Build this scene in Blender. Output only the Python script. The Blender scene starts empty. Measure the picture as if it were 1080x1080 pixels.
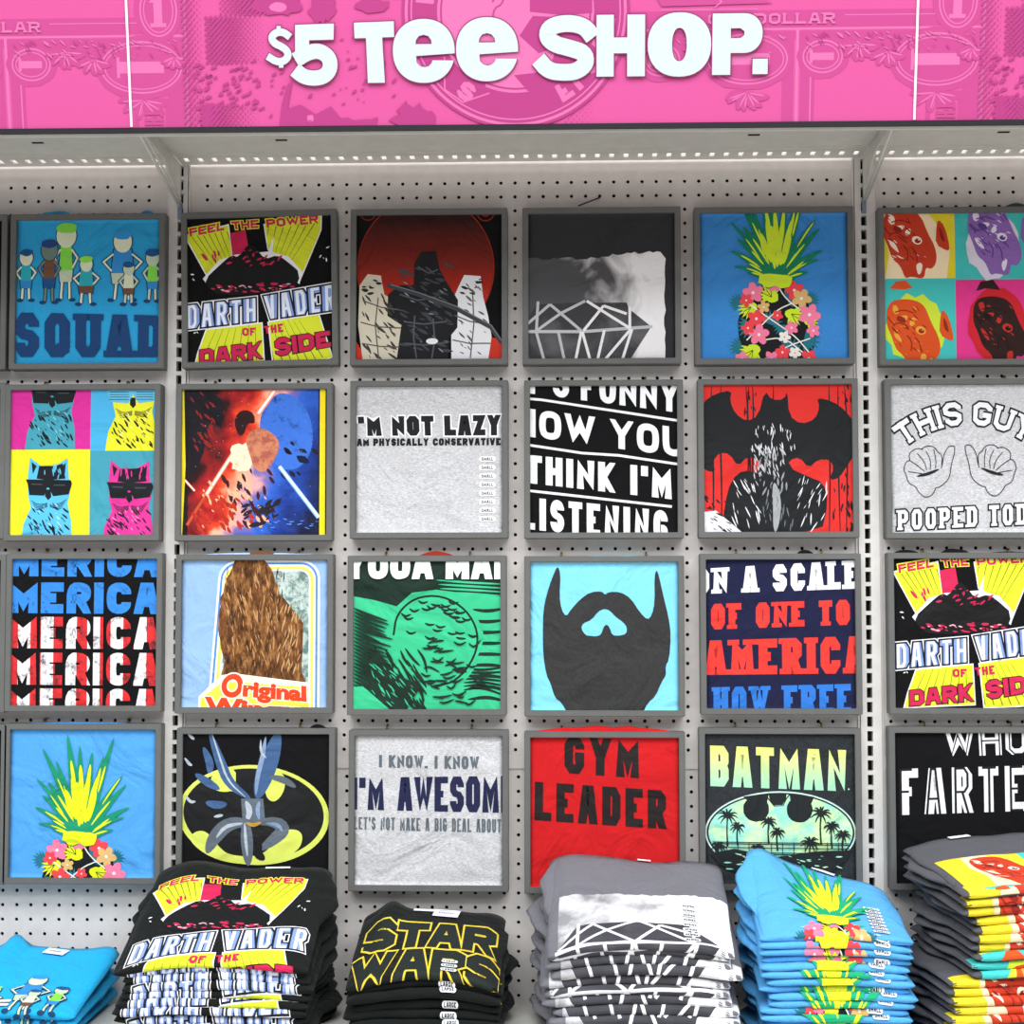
import bpy, bmesh, math, random
from mathutils import Vector, Matrix, noise
from mathutils.geometry import tessellate_polygon

IN = 0.0254
Z0 = 1.35            # height of the pegboard row used as origin
CAMX, CAMZ, CAMD = 4.244, 7.852, 120.0
FPX = 1806.0
PITCH, YAW, ROLL = 0.0561, 0.0373, -0.0008
COL = bpy.context.scene.collection

# ---------------------------------------------------------------- camera
_cy, _sy = math.cos(YAW), math.sin(YAW)
_r = Vector((_cy, _sy, 0)); _fw = Vector((-_sy, _cy, 0))
FWD = _fw*math.cos(PITCH) + Vector((0, 0, math.sin(PITCH)))
_U = _r.cross(FWD)
RGT = _r*math.cos(ROLL) + _U*math.sin(ROLL)
UPV = -_r*math.sin(ROLL) + _U*math.cos(ROLL)

def at(px, py, w):
    """point of the place seen at a photo pixel, w inches in front of the pegboard: (u, v) in inches"""
    d = FWD + RGT*((px-540)/FPX) + UPV*((540-py)/FPX)
    t = (CAMD-w)/d.y
    return CAMX + d.x*t, CAMZ + d.z*t

def W3(u, v, w=0.0):
    return Vector((u*IN, -w*IN, Z0+v*IN))

# ---------------------------------------------------------------- objects
def tag(o, label=None, cat=None, group=None, kind=None):
    if label: o['label'] = label
    if cat: o['category'] = cat
    if group: o['group'] = group
    if kind: o['kind'] = kind
    return o

def empty(name, loc=(0, 0, 0), parent=None):
    o = bpy.data.objects.new(name, None); COL.objects.link(o)
    o.location = loc; o.empty_display_size = .02
    if parent: o.parent = parent
    return o

def mesh_obj(name, verts, faces, mats, parent=None, mi=None, smooth=False, loc=None):
    me = bpy.data.meshes.new(name)
    me.from_pydata([tuple(v) for v in verts], [], faces)
    for m in (mats if isinstance(mats, (list, tuple)) else [mats]): me.materials.append(m)
    if mi: me.polygons.foreach_set('material_index', mi)
    if smooth: me.polygons.foreach_set('use_smooth', [True]*len(me.polygons))
    me.update()
    o = bpy.data.objects.new(name, me); COL.objects.link(o)
    if parent: o.parent = parent
    if loc is not None: o.location = loc
    return o

class MB:
    """collects boxes and prisms into one mesh"""
    def __init__(s): s.v = []; s.f = []; s.m = []
    def add(s, vs, fs, mi=0):
        n = len(s.v); s.v += [Vector(v) for v in vs]
        s.f += [tuple(i+n for i in f) for f in fs]; s.m += [mi]*len(fs)
    def box(s, x0, y0, z0, x1, y1, z1, mi=0):
        x0, x1 = min(x0, x1), max(x0, x1); y0, y1 = min(y0, y1), max(y0, y1); z0, z1 = min(z0, z1), max(z0, z1)
        s.add([(x0,y0,z0),(x1,y0,z0),(x1,y1,z0),(x0,y1,z0),(x0,y0,z1),(x1,y0,z1),(x1,y1,z1),(x0,y1,z1)],
              [(0,3,2,1),(4,5,6,7),(0,1,5,4),(1,2,6,5),(2,3,7,6),(3,0,4,7)], mi)
    def prism(s, pts, axis, a, b, mi=0):
        """outline pts (2D) swept along axis 'x' from a to b; pts are (y, z)"""
        n = len(pts)
        if axis == 'x': vs = [(a, p[0], p[1]) for p in pts]+[(b, p[0], p[1]) for p in pts]
        else: vs = [(p[0], a, p[1]) for p in pts]+[(p[0], b, p[1]) for p in pts]
        fs = [tuple(range(n))[::-1], tuple(range(n, 2*n))]+[(i, (i+1) % n, (i+1) % n+n, i+n) for i in range(n)]
        s.add(vs, fs, mi)
    def tube(s, path, r, n=8, mi=0):
        rings = []
        for i, p in enumerate(path):
            p = Vector(p)
            d = (Vector(path[min(i+1, len(path)-1)])-Vector(path[max(i-1, 0)])).normalized()
            a = d.cross(Vector((0.3, 0.2, 1))).normalized(); b = d.cross(a)
            rings.append([p+(a*math.cos(t)+b*math.sin(t))*r for t in [2*math.pi*k/n for k in range(n)]])
        vs = [q for R in rings for q in R]; fs = []
        for i in range(len(rings)-1):
            for k in range(n):
                fs.append((i*n+k, i*n+(k+1) % n, (i+1)*n+(k+1) % n, (i+1)*n+k))
        fs.append(tuple(range(n))[::-1]); fs.append(tuple((len(rings)-1)*n+k for k in range(n)))
        s.add(vs, fs, mi)
    def build(s, name, mats, parent=None, bevel=0, smooth=False, loc=None):
        o = mesh_obj(name, s.v, s.f, mats, parent, s.m, smooth, loc)
        bm = bmesh.new(); bm.from_mesh(o.data); bmesh.ops.recalc_face_normals(bm, faces=bm.faces)
        if bevel:
            bmesh.ops.bevel(bm, geom=bm.edges[:], offset=bevel, segments=2, affect='EDGES', clamp_overlap=True)
        bm.to_mesh(o.data); bm.free()
        return o

# ---------------------------------------------------------------- materials
def lin(h):
    h = h.lstrip('#')
    c = [int(h[i:i+2], 16)/255 for i in (0, 2, 4)]
    return tuple((x/12.92 if x <= .04045 else ((x+.055)/1.055)**2.4) for x in c)+(1,)

MATS = {}
def new_mat(name, rough=.8, spec=.3):
    m = bpy.data.materials.new(name); m.use_nodes = True
    nt = m.node_tree; b = nt.nodes['Principled BSDF']
    b.inputs['Roughness'].default_value = rough
    b.inputs['Specular IOR Level'].default_value = spec
    return m, nt, b

def N(nt, t, **kw):
    n = nt.nodes.new(t)
    for k, v in kw.items():
        if k in n.inputs: n.inputs[k].default_value = v
        else: setattr(n, k, v)
    return n

def cloth_bump(nt, b, fine=.00022, wrinkle=.018):
    L = nt.links
    g = N(nt, 'ShaderNodeNewGeometry')
    n1 = N(nt, 'ShaderNodeTexNoise'); n1.inputs['Scale'].default_value = 9; n1.inputs['Detail'].default_value = 3; n1.inputs['Distortion'].default_value = 1.2
    n2 = N(nt, 'ShaderNodeTexNoise'); n2.inputs['Scale'].default_value = 700; n2.inputs['Detail'].default_value = 2
    L.new(g.outputs['Position'], n1.inputs['Vector']); L.new(g.outputs['Position'], n2.inputs['Vector'])
    b1 = N(nt, 'ShaderNodeBump'); b1.inputs['Distance'].default_value = wrinkle; b1.inputs['Strength'].default_value = .8
    b2 = N(nt, 'ShaderNodeBump'); b2.inputs['Distance'].default_value = fine; b2.inputs['Strength'].default_value = .8
    L.new(n1.outputs['Fac'], b1.inputs['Height']); L.new(n2.outputs['Fac'], b2.inputs['Height'])
    L.new(b1.outputs['Normal'], b2.inputs['Normal']); L.new(b2.outputs['Normal'], b.inputs['Normal'])

def two_tone(nt, b, c1, c2, scale, lo=.45, hi=.55, detail=4, vec='Position', stretch=None, rough=.6):
    L = nt.links
    if vec == 'Position':
        src = N(nt, 'ShaderNodeNewGeometry').outputs['Position']
    else:
        src = N(nt, 'ShaderNodeTexCoord').outputs['Object']
    if stretch:
        mp = N(nt, 'ShaderNodeMapping'); mp.inputs['Scale'].default_value = stretch
        L.new(src, mp.inputs['Vector']); src = mp.outputs['Vector']
    n = N(nt, 'ShaderNodeTexNoise'); n.inputs['Scale'].default_value = scale
    n.inputs['Detail'].default_value = detail; n.inputs['Roughness'].default_value = rough
    L.new(src, n.inputs['Vector'])
    r = N(nt, 'ShaderNodeValToRGB'); r.color_ramp.elements[0].position = lo; r.color_ramp.elements[1].position = hi
    r.color_ramp.elements[0].color = lin(c1); r.color_ramp.elements[1].color = lin(c2)
    L.new(n.outputs['Fac'], r.inputs['Fac']); L.new(r.outputs['Color'], b.inputs['Base Color'])
    return r

def fabric(hexc):
    k = ('fab', hexc)
    if k not in MATS:
        m, nt, b = new_mat('cotton_'+hexc.strip('#'), .92, .15)
        c = lin(hexc); d = [x*.9 for x in c[:3]]
        r = two_tone(nt, b, hexc, hexc, 900, .35, .65, 2)
        r.color_ramp.elements[0].color = (*[x*.86 for x in c[:3]], 1); r.color_ramp.elements[1].color = (*[min(1, x*1.12) for x in c[:3]], 1)
        b.inputs['Sheen Weight'].default_value = .04
        cloth_bump(nt, b); MATS[k] = m
    return MATS[k]

def heather(c1, c2):
    k = ('hea', c1, c2)
    if k not in MATS:
        m, nt, b = new_mat('heather_'+c1.strip('#'), .92, .15)
        two_tone(nt, b, c1, c2, 420, .40, .60, 5, stretch=(.45, 1, 1.4), rough=.75)
        cloth_bump(nt, b); MATS[k] = m
    return MATS[k]

def ink(hexc, worn=None, amount=.62, scale=260):
    """screen print ink; worn = shirt colour showing through the cracks of the print"""
    k = ('ink', hexc, worn, amount)
    if k not in MATS:
        m, nt, b = new_mat('print_'+hexc.strip('#'), .75, .25)
        if worn: two_tone(nt, b, worn, hexc, scale, 1-amount-.06, 1-amount+.06, 6, rough=.8)
        else: b.inputs['Base Color'].default_value = lin(hexc)
        cloth_bump(nt, b, .0001); MATS[k] = m
    return MATS[k]

def vinyl(hexc):
    """flat printed sign face"""
    k = ('vin', hexc)
    if k not in MATS:
        m, nt, b = new_mat('sign_print_'+hexc.strip('#'), .55, .3); b.inputs['Base Color'].default_value = lin(hexc); MATS[k] = m
    return MATS[k]

def plain(name, hexc, rough=.5, metal=0, spec=.4, bump=0):
    k = ('pl', name)
    if k not in MATS:
        m, nt, b = new_mat(name, rough, spec); b.inputs['Metallic'].default_value = metal
        c = lin(hexc)
        r = two_tone(nt, b, hexc, hexc, 35, .3, .7, 4)
        r.color_ramp.elements[0].color = (*[x*.93 for x in c[:3]], 1); r.color_ramp.elements[1].color = (*[min(1, x*1.05) for x in c[:3]], 1)
        if bump:
            n = N(nt, 'ShaderNodeTexNoise'); n.inputs['Scale'].default_value = 500
            bb = N(nt, 'ShaderNodeBump'); bb.inputs['Distance'].default_value = bump; bb.inputs['Strength'].default_value = .5
            nt.links.new(n.outputs['Fac'], bb.inputs['Height']); nt.links.new(bb.outputs['Normal'], b.inputs['Normal'])
        MATS[k] = m
    return MATS[k]

# ---------------------------------------------------------------- lettering
C, D_ = .27, .17
OCT = [(C,0),(1-C,0),(1,D_),(1,1-D_),(1-C,1),(C,1),(0,1-D_),(0,D_)]
FONT = {   # (relative width, strokes (closed flag, points), serif points)
 'A': (1.05, [(0,[(0,0),(.33,1),(.67,1),(1,0)]),(0,[(.15,.32),(.85,.32)])], [(0,0),(1,0)]),
 'B': (1, [(1,[(0,0),(.72,0),(1,.14),(1,.38),(.84,.52),(1,.64),(1,.86),(.72,1),(0,1)]),(0,[(0,.52),(.84,.52)])], [(-.1,0),(-.1,1)]),
 'C': (1, [(0,[(1,.68),(1,1-D_),(1-C,1),(C,1),(0,1-D_),(0,D_),(C,0),(1-C,0),(1,D_),(1,.32)])], []),
 'D': (1, [(1,[(0,0),(1-C,0),(1,D_),(1,1-D_),(1-C,1),(0,1)])], [(-.1,0),(-.1,1)]),
 'E': (.9, [(0,[(1,0),(0,0),(0,1),(1,1)]),(0,[(0,.5),(.8,.5)])], [(-.1,0),(-.1,1)]),
 'F': (.85, [(0,[(0,0),(0,1),(1,1)]),(0,[(0,.5),(.8,.5)])], [(0,0),(-.1,1)]),
 'G': (1, [(0,[(1,.72),(1,1-D_),(1-C,1),(C,1),(0,1-D_),(0,D_),(C,0),(1-C,0),(1,D_),(1,.45),(.55,.45)])], []),
 'H': (1, [(0,[(0,0),(0,1)]),(0,[(1,0),(1,1)]),(0,[(0,.5),(1,.5)])], [(0,0),(0,1),(1,0),(1,1)]),
 'I': (.0, [(0,[(.5,0),(.5,1)])], [(.5,0),(.5,1)]),
 'J': (.9, [(0,[(1,1),(1,D_),(1-C,0),(C,0),(0,D_),(0,.3)])], [(1,1)]),
 'K': (1, [(0,[(0,0),(0,1)]),(0,[(1,1),(.12,.5),(1,0)])], [(0,0),(0,1),(1,0),(1,1)]),
 'L': (.85, [(0,[(0,1),(0,0),(1,0)])], [(0,1),(-.1,0)]),
 'M': (1.3, [(0,[(0,0),(0,1),(.5,.28),(1,1),(1,0)])], [(0,0),(1,0),(-.05,1),(1.05,1)]),
 'N': (1.05, [(0,[(0,0),(0,1),(1,0),(1,1)])], [(0,0),(-.05,1),(1,1)]),
 'O': (1, [(1,OCT)], []),
 'P': (1, [(0,[(0,0),(0,1),(1-C,1),(1,.88),(1,.55),(1-C,.43),(0,.43)])], [(0,0),(-.1,1)]),
 'Q': (1, [(1,OCT),(0,[(.55,.25),(1.08,-.08)])], []),
 'R': (1, [(0,[(0,0),(0,1),(1-C,1),(1,.88),(1,.58),(1-C,.46),(0,.46)]),(0,[(.55,.46),(1,0)])], [(0,0),(-.1,1),(1,0)]),
 'S': (.95, [(0,[(1,.74),(1,1-D_),(1-C,1),(C,1),(0,1-D_),(0,.64),(C,.52),(1-C,.48),(1,.36),(1,D_),(1-C,0),(C,0),(0,D_),(0,.26)])], []),
 'T': (.95, [(0,[(0,1),(1,1)]),(0,[(.5,0),(.5,1)])], [(.5,0)]),
 'U': (1, [(0,[(0,1),(0,D_),(C,0),(1-C,0),(1,D_),(1,1)])], [(0,1),(1,1)]),
 'V': (1.05, [(0,[(0,1),(.42,0),(.58,0),(1,1)])], [(0,1),(1,1)]),
 'W': (1.5, [(0,[(0,1),(.23,0),(.5,.75),(.77,0),(1,1)])], [(0,1),(1,1)]),
 'X': (1, [(0,[(0,0),(1,1)]),(0,[(0,1),(1,0)])], []),
 'Y': (1.05, [(0,[(0,1),(.5,.45),(1,1)]),(0,[(.5,0),(.5,.5)])], [(.5,0),(0,1),(1,1)]),
 'Z': (.95, [(0,[(0,1),(1,1),(0,0),(1,0)])], []),
 '5': (.95, [(0,[(1,1),(0,1),(0,.56),(1-C,.58),(1,.42),(1,D_),(1-C,0),(C,0),(0,D_),(0,.22)])], []),
 '1': (.5, [(0,[(0,.8),(.5,1),(.5,0)]),(0,[(0,0),(1,0)])], []),
 "'": (.0, [(0,[(.5,1),(.5,.72)])], []), ',': (.0, [(0,[(.6,.1),(.4,-.15)])], []), '.': (.0, [(0,[(.5,0),(.5,.06)])], []),
}
ROUND = set('BCDGJOPQRSU5')

def chaikin(p, closed, it=2):
    for _ in range(it):
        q = []; n = len(p)
        rng = range(n) if closed else range(n-1)
        if not closed: q.append(p[0])
        for i in rng:
            a, b = p[i], p[(i+1) % n]
            q.append((a[0]*.75+b[0]*.25, a[1]*.75+b[1]*.25)); q.append((a[0]*.25+b[0]*.75, a[1]*.25+b[1]*.75))
        if not closed: q.append(p[-1])
        p = q
    return p

def stroke_quads(p, closed, t, capy=None):
    """mitred strip along a centre line; capy = (ylow, yhigh, ymin, ymax) cuts vertical ends flat"""
    n = len(p); P = [Vector(q) for q in p]; Lp, Rp = [], []
    for i in range(n):
        a = P[i-1] if (i > 0 or closed) else None
        b = P[(i+1) % n] if (i < n-1 or closed) else None
        c = P[i]
        if a is not None and b is not None:
            d1 = (c-a).normalized(); d2 = (b-c).normalized()
            m = (d1+d2)
            if m.length < 1e-4: m = d1
            m.normalize(); nn = Vector((-m.y, m.x)); k = max(nn.dot(Vector((-d1.y, d1.x))), .3)
            o = nn*(t/2/k); Lp.append(c+o); Rp.append(c-o)
        else:
            d = (b-c).normalized() if a is None else (c-a).normalized()
            out = -d if a is None else d
            nn = Vector((-d.y, d.x))*(t/2)
            l, r = c+nn, c-nn
            if capy:
                yl, yh, y0, y1 = capy
                tgt = y0 if abs(c.y-yl) < 1e-4 else (y1 if abs(c.y-yh) < 1e-4 else None)
                if tgt is not None and abs(out.y) > .3:
                    l = l+out*((tgt-l.y)/out.y); r = r+out*((tgt-r.y)/out.y)
                elif tgt is not None and abs(out.y) < .05:
                    l = l+out*(t/2); r = r+out*(t/2)
            Lp.append(l); Rp.append(r)
    q = []
    for i in range(n if closed else n-1):
        j = (i+1) % n
        q.append([tuple(Lp[i]), tuple(Rp[i]), tuple(Rp[j]), tuple(Lp[j])])
    return q

def lay_text(s, aspect, t, gap=.1, space=.45, rnd=False, serif=0, grow=0, widths=None):
    """glyph quads in a box [0,aspect] x [0,1]"""
    for _ in range(30):
        rel = []; fixed = 0
        for i, ch in enumerate(s):
            if ch == ' ': fixed += space
            else:
                rel.append(FONT[ch][0]); fixed += t + (gap + (serif*1.2 if serif else 0))
        fixed -= gap
        tot = sum(rel) or 1; cw = max((aspect-fixed)/tot, .01)
        if cw > t*1.0+.02: break
        t *= .93; gap *= .93; space *= .95; serif *= .9
    x = serif*.6; out = []; lay = []; gi = 0
    for ch in s:
        if ch == ' ': x += space; continue
        w, st, sf = FONT[ch]
        cwid = w*cw if w else 0
        gi += 1; base_ = (gi % 2)*1.6; si = 0
        for closed, pts in st:
            si += 1
            if rnd and ch in ROUND and len(pts) > 4:
                pts = chaikin(pts, closed, 2)
            p = [(x+t/2+px*cwid, t/2+py*(1-t)) for px, py in pts]
            cap = (t/2, 1-t/2, -grow, 1+grow)
            qs = stroke_quads(p, closed, t+2*grow, cap)
            lox, hix = x-grow-.02, x+t+cwid+grow+.02
            for qi, q in enumerate(qs):
                lay.append(base_+si*.4+(qi % 2)*.2)
                out.append([(min(max(a, lox-(.3 if ch in 'Q,' else 0)), hix+(.3 if ch in 'Q,' else 0)), min(max(b, -grow-(.2 if ch in 'Q,' else 0)), 1+grow)) for a, b in q])
        if serif:
            sh = t*.62
            for px, py in sf:
                lay.append(base_)
                cx = x+t/2+px*cwid; y0 = (0 if py < .5 else 1-sh)
                out.append([(cx-t/2-serif-grow, y0-grow), (cx+t/2+serif-(serif*.9 if px < 0 else 0)+grow, y0-grow), (cx+t/2+serif-(serif*.9 if px < 0 else 0)+grow, y0+sh+grow), (cx-t/2-serif-grow, y0+sh+grow)])
        x += t+cwid+gap+serif*1.2
    return out, max(x-gap-serif*.6, .01), lay

_BF = {}
def bfont(s, off):
    k = (s, off)
    if k not in _BF:
        cu = bpy.data.curves.new('t', 'FONT'); cu.body = s; cu.offset = off; cu.resolution_u = 6
        o = bpy.data.objects.new('t', cu); COL.objects.link(o)
        dg = bpy.context.evaluated_depsgraph_get(); dg.update()
        me = o.evaluated_get(dg).to_mesh()
        vs = [tuple(v.co[:2]) for v in me.vertices]; fs = [tuple(p.vertices) for p in me.polygons]
        o.evaluated_get(dg).to_mesh_clear()
        bpy.data.objects.remove(o); bpy.data.curves.remove(cu)
        _BF[k] = (vs, fs)
    return _BF[k]

# ---------------------------------------------------------------- artwork
class Art:
    """flat shapes in the design's own units (y down), window x0,y0,x1,y1"""
    def __init__(s, win): s.win = win; s.F = []; s.layer = 1; s.T = None; s.keep = False
    def _p(s, x, y):
        if s.T: x, y = s.T(x, y)
        w = s.win
        return ((x-w[0])/(w[2]-w[0]), (y-w[1])/(w[3]-w[1]))
    def _up(s, d=1): s.layer += .3 if s.keep else d
    def raw(s, m, polys, lay=None):
        for i, q in enumerate(polys): s.F.append((m, s.layer+(lay[i] if lay else (i % 4)*.25), [s._p(*p) for p in q]))
        s._up(1.2+(max(lay) if lay else .6))
    def poly(s, m, pts, holes=(), sm=0):
        if sm: pts = chaikin(pts, True, sm); holes = [chaikin(h, True, sm) for h in holes]
        loops = [[Vector((x, y, 0)) for x, y in pts]]+[[Vector((x, y, 0)) for x, y in h] for h in holes]
        flat = [(v.x, v.y) for L in loops for v in L]
        for tri in tessellate_polygon(loops):
            s.F.append((m, s.layer, [s._p(*flat[i]) for i in tri]))
        s._up()
    def rect(s, m, x0, y0, x1, y1): s.raw(m, [[(x0,y0),(x1,y0),(x1,y1),(x0,y1)]])
    def ell(s, m, cx, cy, rx, ry=None, rot=0, n=24, jag=0, seed=0):
        ry = rx if ry is None else ry; rd = random.Random(seed+int(cx*7+cy)); c, q = math.cos(rot), math.sin(rot)
        pts = []
        for k in range(n):
            a = 2*math.pi*k/n; j = 1+rd.uniform(-jag, jag); x, y = rx*j*math.cos(a), ry*j*math.sin(a)
            pts.append((cx+x*c-y*q, cy+x*q+y*c))
        s.poly(m, pts)
    def ring(s, m, cx, cy, rx, ry, w, n=40):
        s.raw(m, [[(cx+rx*math.cos(a), cy+ry*math.sin(a)), (cx+(rx-w)*math.cos(a), cy+(ry-w)*math.sin(a)), (cx+(rx-w)*math.cos(b), cy+(ry-w)*math.sin(b)), (cx+rx*math.cos(b), cy+ry*math.sin(b))]
                  for a, b in [(2*math.pi*k/n, 2*math.pi*(k+1)/n) for k in range(n)]])
    def line(s, m, pts, w, closed=False, smooth=0):
        if smooth: pts = chaikin(pts, closed, smooth)
        s.raw(m, stroke_quads(pts, closed, w))
    def taper(s, m, pts, w0, smooth=2, w1=0.0, mid=False):
        """leaf or brush stroke: wide at the start (or the middle), pointed at the end"""
        pts = chaikin(pts, False, smooth); n = len(pts); Lp, Rp = [], []
        for i, p in enumerate(pts):
            a = Vector(pts[max(i-1, 0)]); b = Vector(pts[min(i+1, n-1)]); d = (b-a)
            d = d.normalized() if d.length > 1e-6 else Vector((1, 0)); t = i/(n-1)
            w = (math.sin(math.pi*min(1, t*.96+.02))*w0 if mid else w0*(1-t)**.8+w1*t)/2
            Lp.append((p[0]-d.y*w, p[1]+d.x*w)); Rp.append((p[0]+d.y*w, p[1]-d.x*w))
        s.raw(m, [[Lp[i], Rp[i], Rp[i+1], Lp[i+1]] for i in range(n-1)])
    def text(s, m, txt, quad, t=.22, gap=.1, space=.45, rnd=False, serif=0, outline=(), arc=None):
        """quad = tl, tr, br, bl in design units (or x0,y0,x1,y1)"""
        if len(quad) == 4 and not isinstance(quad[0], (tuple, list)):
            x0, y0, x1, y1 = quad; quad = ((x0,y0),(x1,y0),(x1,y1),(x0,y1))
        tl, tr, br, bl = [Vector(q) for q in quad]
        asp = ((tr-tl).length+(br-bl).length)/((bl-tl).length+(br-tr).length)
        def put(mm, grow, tt=t):
            qs, wid, ly_ = lay_text(txt, asp, t, gap, space, rnd, serif, grow)
            def M(a, b):
                a /= wid
                if arc: return arc(a, b)
                p = tl*(1-a)*b+tr*a*b+br*a*(1-b)+bl*(1-a)*(1-b); return (p.x, p.y)
            s.raw(mm, [[M(*p) for p in q] for q in qs], ly_)
        for mm, g in outline: put(mm, g)
        if m: put(m, 0)
    def btext(s, m, txt, quad, off=.02, outline=(), yr=None):
        if len(quad) == 4 and not isinstance(quad[0], (tuple, list)):
            x0, y0, x1, y1 = quad; quad = ((x0,y0),(x1,y0),(x1,y1),(x0,y1))
        tl, tr, br, bl = [Vector(q) for q in quad]
        v0, _ = bfont(txt, off)
        ax, bx = min(v[0] for v in v0), max(v[0] for v in v0); ay, by = yr or (min(v[1] for v in v0), max(v[1] for v in v0))
        for mm, g in tuple(outline)+((m, 0),):
            vs, fs = bfont(txt, off+g)
            def M(v):
                a = (v[0]-ax)/(bx-ax); b = (v[1]-ay)/(by-ay)
                p = tl*(1-a)*b+tr*a*b+br*a*(1-b)+bl*(1-a)*(1-b); return (p.x, p.y)
            s.raw(mm, [[M(vs[i]) for i in f] for f in fs])
    def build(s, name, parent, fn, sub=0, suby=None, clip=(0, 0, 1, 1), step=.00035):
        """fn(x, y) -> point; every layer follows the same triangulated grid so that layers never cross"""
        bm = bmesh.new(); mats = []
        nx = sub or 1; ny = suby or nx
        for m, ly, pts in s.F:
            if max(p[0] for p in pts) < clip[0] or min(p[0] for p in pts) > clip[2] or max(p[1] for p in pts) < clip[1] or min(p[1] for p in pts) > clip[3]: continue
            ar = sum(pts[k-1][0]*pts[k][1]-pts[k][0]*pts[k-1][1] for k in range(len(pts)))
            if abs(ar) < 1e-9: continue
            if ar > 0: pts = pts[::-1]
            if m not in mats: mats.append(m)
            vs = [bm.verts.new((p[0], p[1], ly)) for p in pts]
            try: f = bm.faces.new(vs); f.material_index = mats.index(m)
            except ValueError: pass
        def cut(co, no, outer):
            g = bm.verts[:]+bm.edges[:]+bm.faces[:]
            bmesh.ops.bisect_plane(bm, geom=g, dist=1e-7, plane_co=co, plane_no=no, clear_outer=outer)
        cut((clip[0],0,0), (-1,0,0), True); cut((clip[2],0,0), (1,0,0), True); cut((0,clip[1],0), (0,-1,0), True); cut((0,clip[3],0), (0,1,0), True)
        if sub:
            for k in range(1, nx): cut((k/nx,0,0), (1,0,0), False)
            for k in range(1, ny):
                if clip[1] < k/ny < clip[3]: cut((0,k/ny,0), (0,1,0), False)
            for k in range(-ny+1, nx):     # lines x*nx - y*ny = k
                x0 = k/nx
                if k/nx+clip[1]*ny/nx > 1 or k/nx+clip[3]*ny/nx < 0: continue
                cut((x0,0,0), (nx,-ny,0), False)
        if not bm.faces: bm.free(); return None
        G = {}
        def gp(i, j):
            if (i, j) not in G:
                e = .25
                p = fn(i/nx, j/ny); dx = fn((i+e)/nx, j/ny)-fn((i-e)/nx, j/ny); dy = fn(i/nx, (j+e)/ny)-fn(i/nx, (j-e)/ny)
                G[(i, j)] = (p, dy.cross(dx).normalized())
            return G[(i, j)]
        for v in bm.verts:
            X, Y, l = v.co.x*nx, v.co.y*ny, v.co.z
            i = min(max(int(math.floor(X+1e-5)), 0), nx-1); j = min(max(int(math.floor(Y+1e-5)), 0), ny-1); a, b = X-i, Y-j
            if a >= b: T3 = ((gp(i, j), 1-a), (gp(i+1, j), a-b), (gp(i+1, j+1), b))
            else: T3 = ((gp(i, j), 1-b), (gp(i, j+1), b-a), (gp(i+1, j+1), a))
            P = Vector((0, 0, 0))
            for (p, n_), w in T3: P += p*w+n_*(w*l*step*IN)
            v.co = P
        bm.normal_update()
        me = bpy.data.meshes.new(name); bm.to_mesh(me); bm.free()
        for m in mats: me.materials.append(m)
        o = bpy.data.objects.new(name, me); COL.objects.link(o)
        if parent: o.parent = parent
        return o
# ---------------------------------------------------------------- shirt artwork
def rnd_poly(cx, cy, rx, ry, n, jag, seed):
    rd = random.Random(seed)
    return [(cx+rx*(1+rd.uniform(-jag, jag))*math.cos(2*math.pi*k/n), cy+ry*(1+rd.uniform(-jag, jag))*math.sin(2*math.pi*k/n)) for k in range(n)]

def flecks(a, m, x0, y0, x1, y1, n, s0, s1, seed, ang=None, thin=.35):
    rd = random.Random(seed); P = []
    for _ in range(n):
        x, y, s = rd.uniform(x0, x1), rd.uniform(y0, y1), rd.uniform(s0, s1)
        t = rd.uniform(0, 6.28) if ang is None else ang+rd.uniform(-.3, .3)
        c, q = math.cos(t)*s, math.sin(t)*s
        P.append([(x+c*e-q*f*thin*rd.uniform(.7, 1.2), y+q*e+c*f*thin*rd.uniform(.7, 1.2)) for e, f in ((-1, 0), (-.55, -.75), (.1, -1), (.65, -.6), (1, 0), (.5, .8), (-.2, .95), (-.7, .6))])
    a.raw(m, P)

def person(a, x, top, foot, w, skin, shirt, trim, hair):
    """plain faceless cartoon figure"""
    h = foot-top; hd = h*.13
    out = ink('#123a63')
    for g, mm in ((3, None), (0, 1)):
        A, B, Cc = (out, out, out) if mm is None else (skin, shirt, trim)
        a.line(A, [(x-w*.2, foot-h*.35), (x-w*.28, foot-4)], 7+g*2); a.line(A, [(x+w*.2, foot-h*.35), (x+w*.25, foot-4)], 7+g*2)
        a.ell(out, x-w*.42, foot-2, 11, 6); a.ell(out, x+w*.42, foot-2, 11, 6)
        a.poly(B, [(x-w*.32-g, top+hd*2.1-g), (x+w*.32+g, top+hd*2.1-g), (x+w*.42+g, foot-h*.38), (x-w*.42-g, foot-h*.38)])
        a.poly(Cc, [(x-w*.42-g, foot-h*.39), (x+w*.42+g, foot-h*.39), (x+w*.36+g, foot-h*.24+g), (x-w*.36-g, foot-h*.24+g)])
        a.line(A, [(x-w*.34, top+hd*2.6), (x-w*.7, top+h*.45), (x-w*.4, foot-h*.42)], 6+g*2)
        a.line(A, [(x+w*.34, top+hd*2.6), (x+w*.7, top+h*.45), (x+w*.4, foot-h*.42)], 6+g*2)
        a.ell(A, x, top+hd*1.25, hd*.95+g, hd*1.2+g)
    a.ell(hair, x, top+hd*.45, hd*1.0, hd*.55, n=12, jag=.12)

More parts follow.
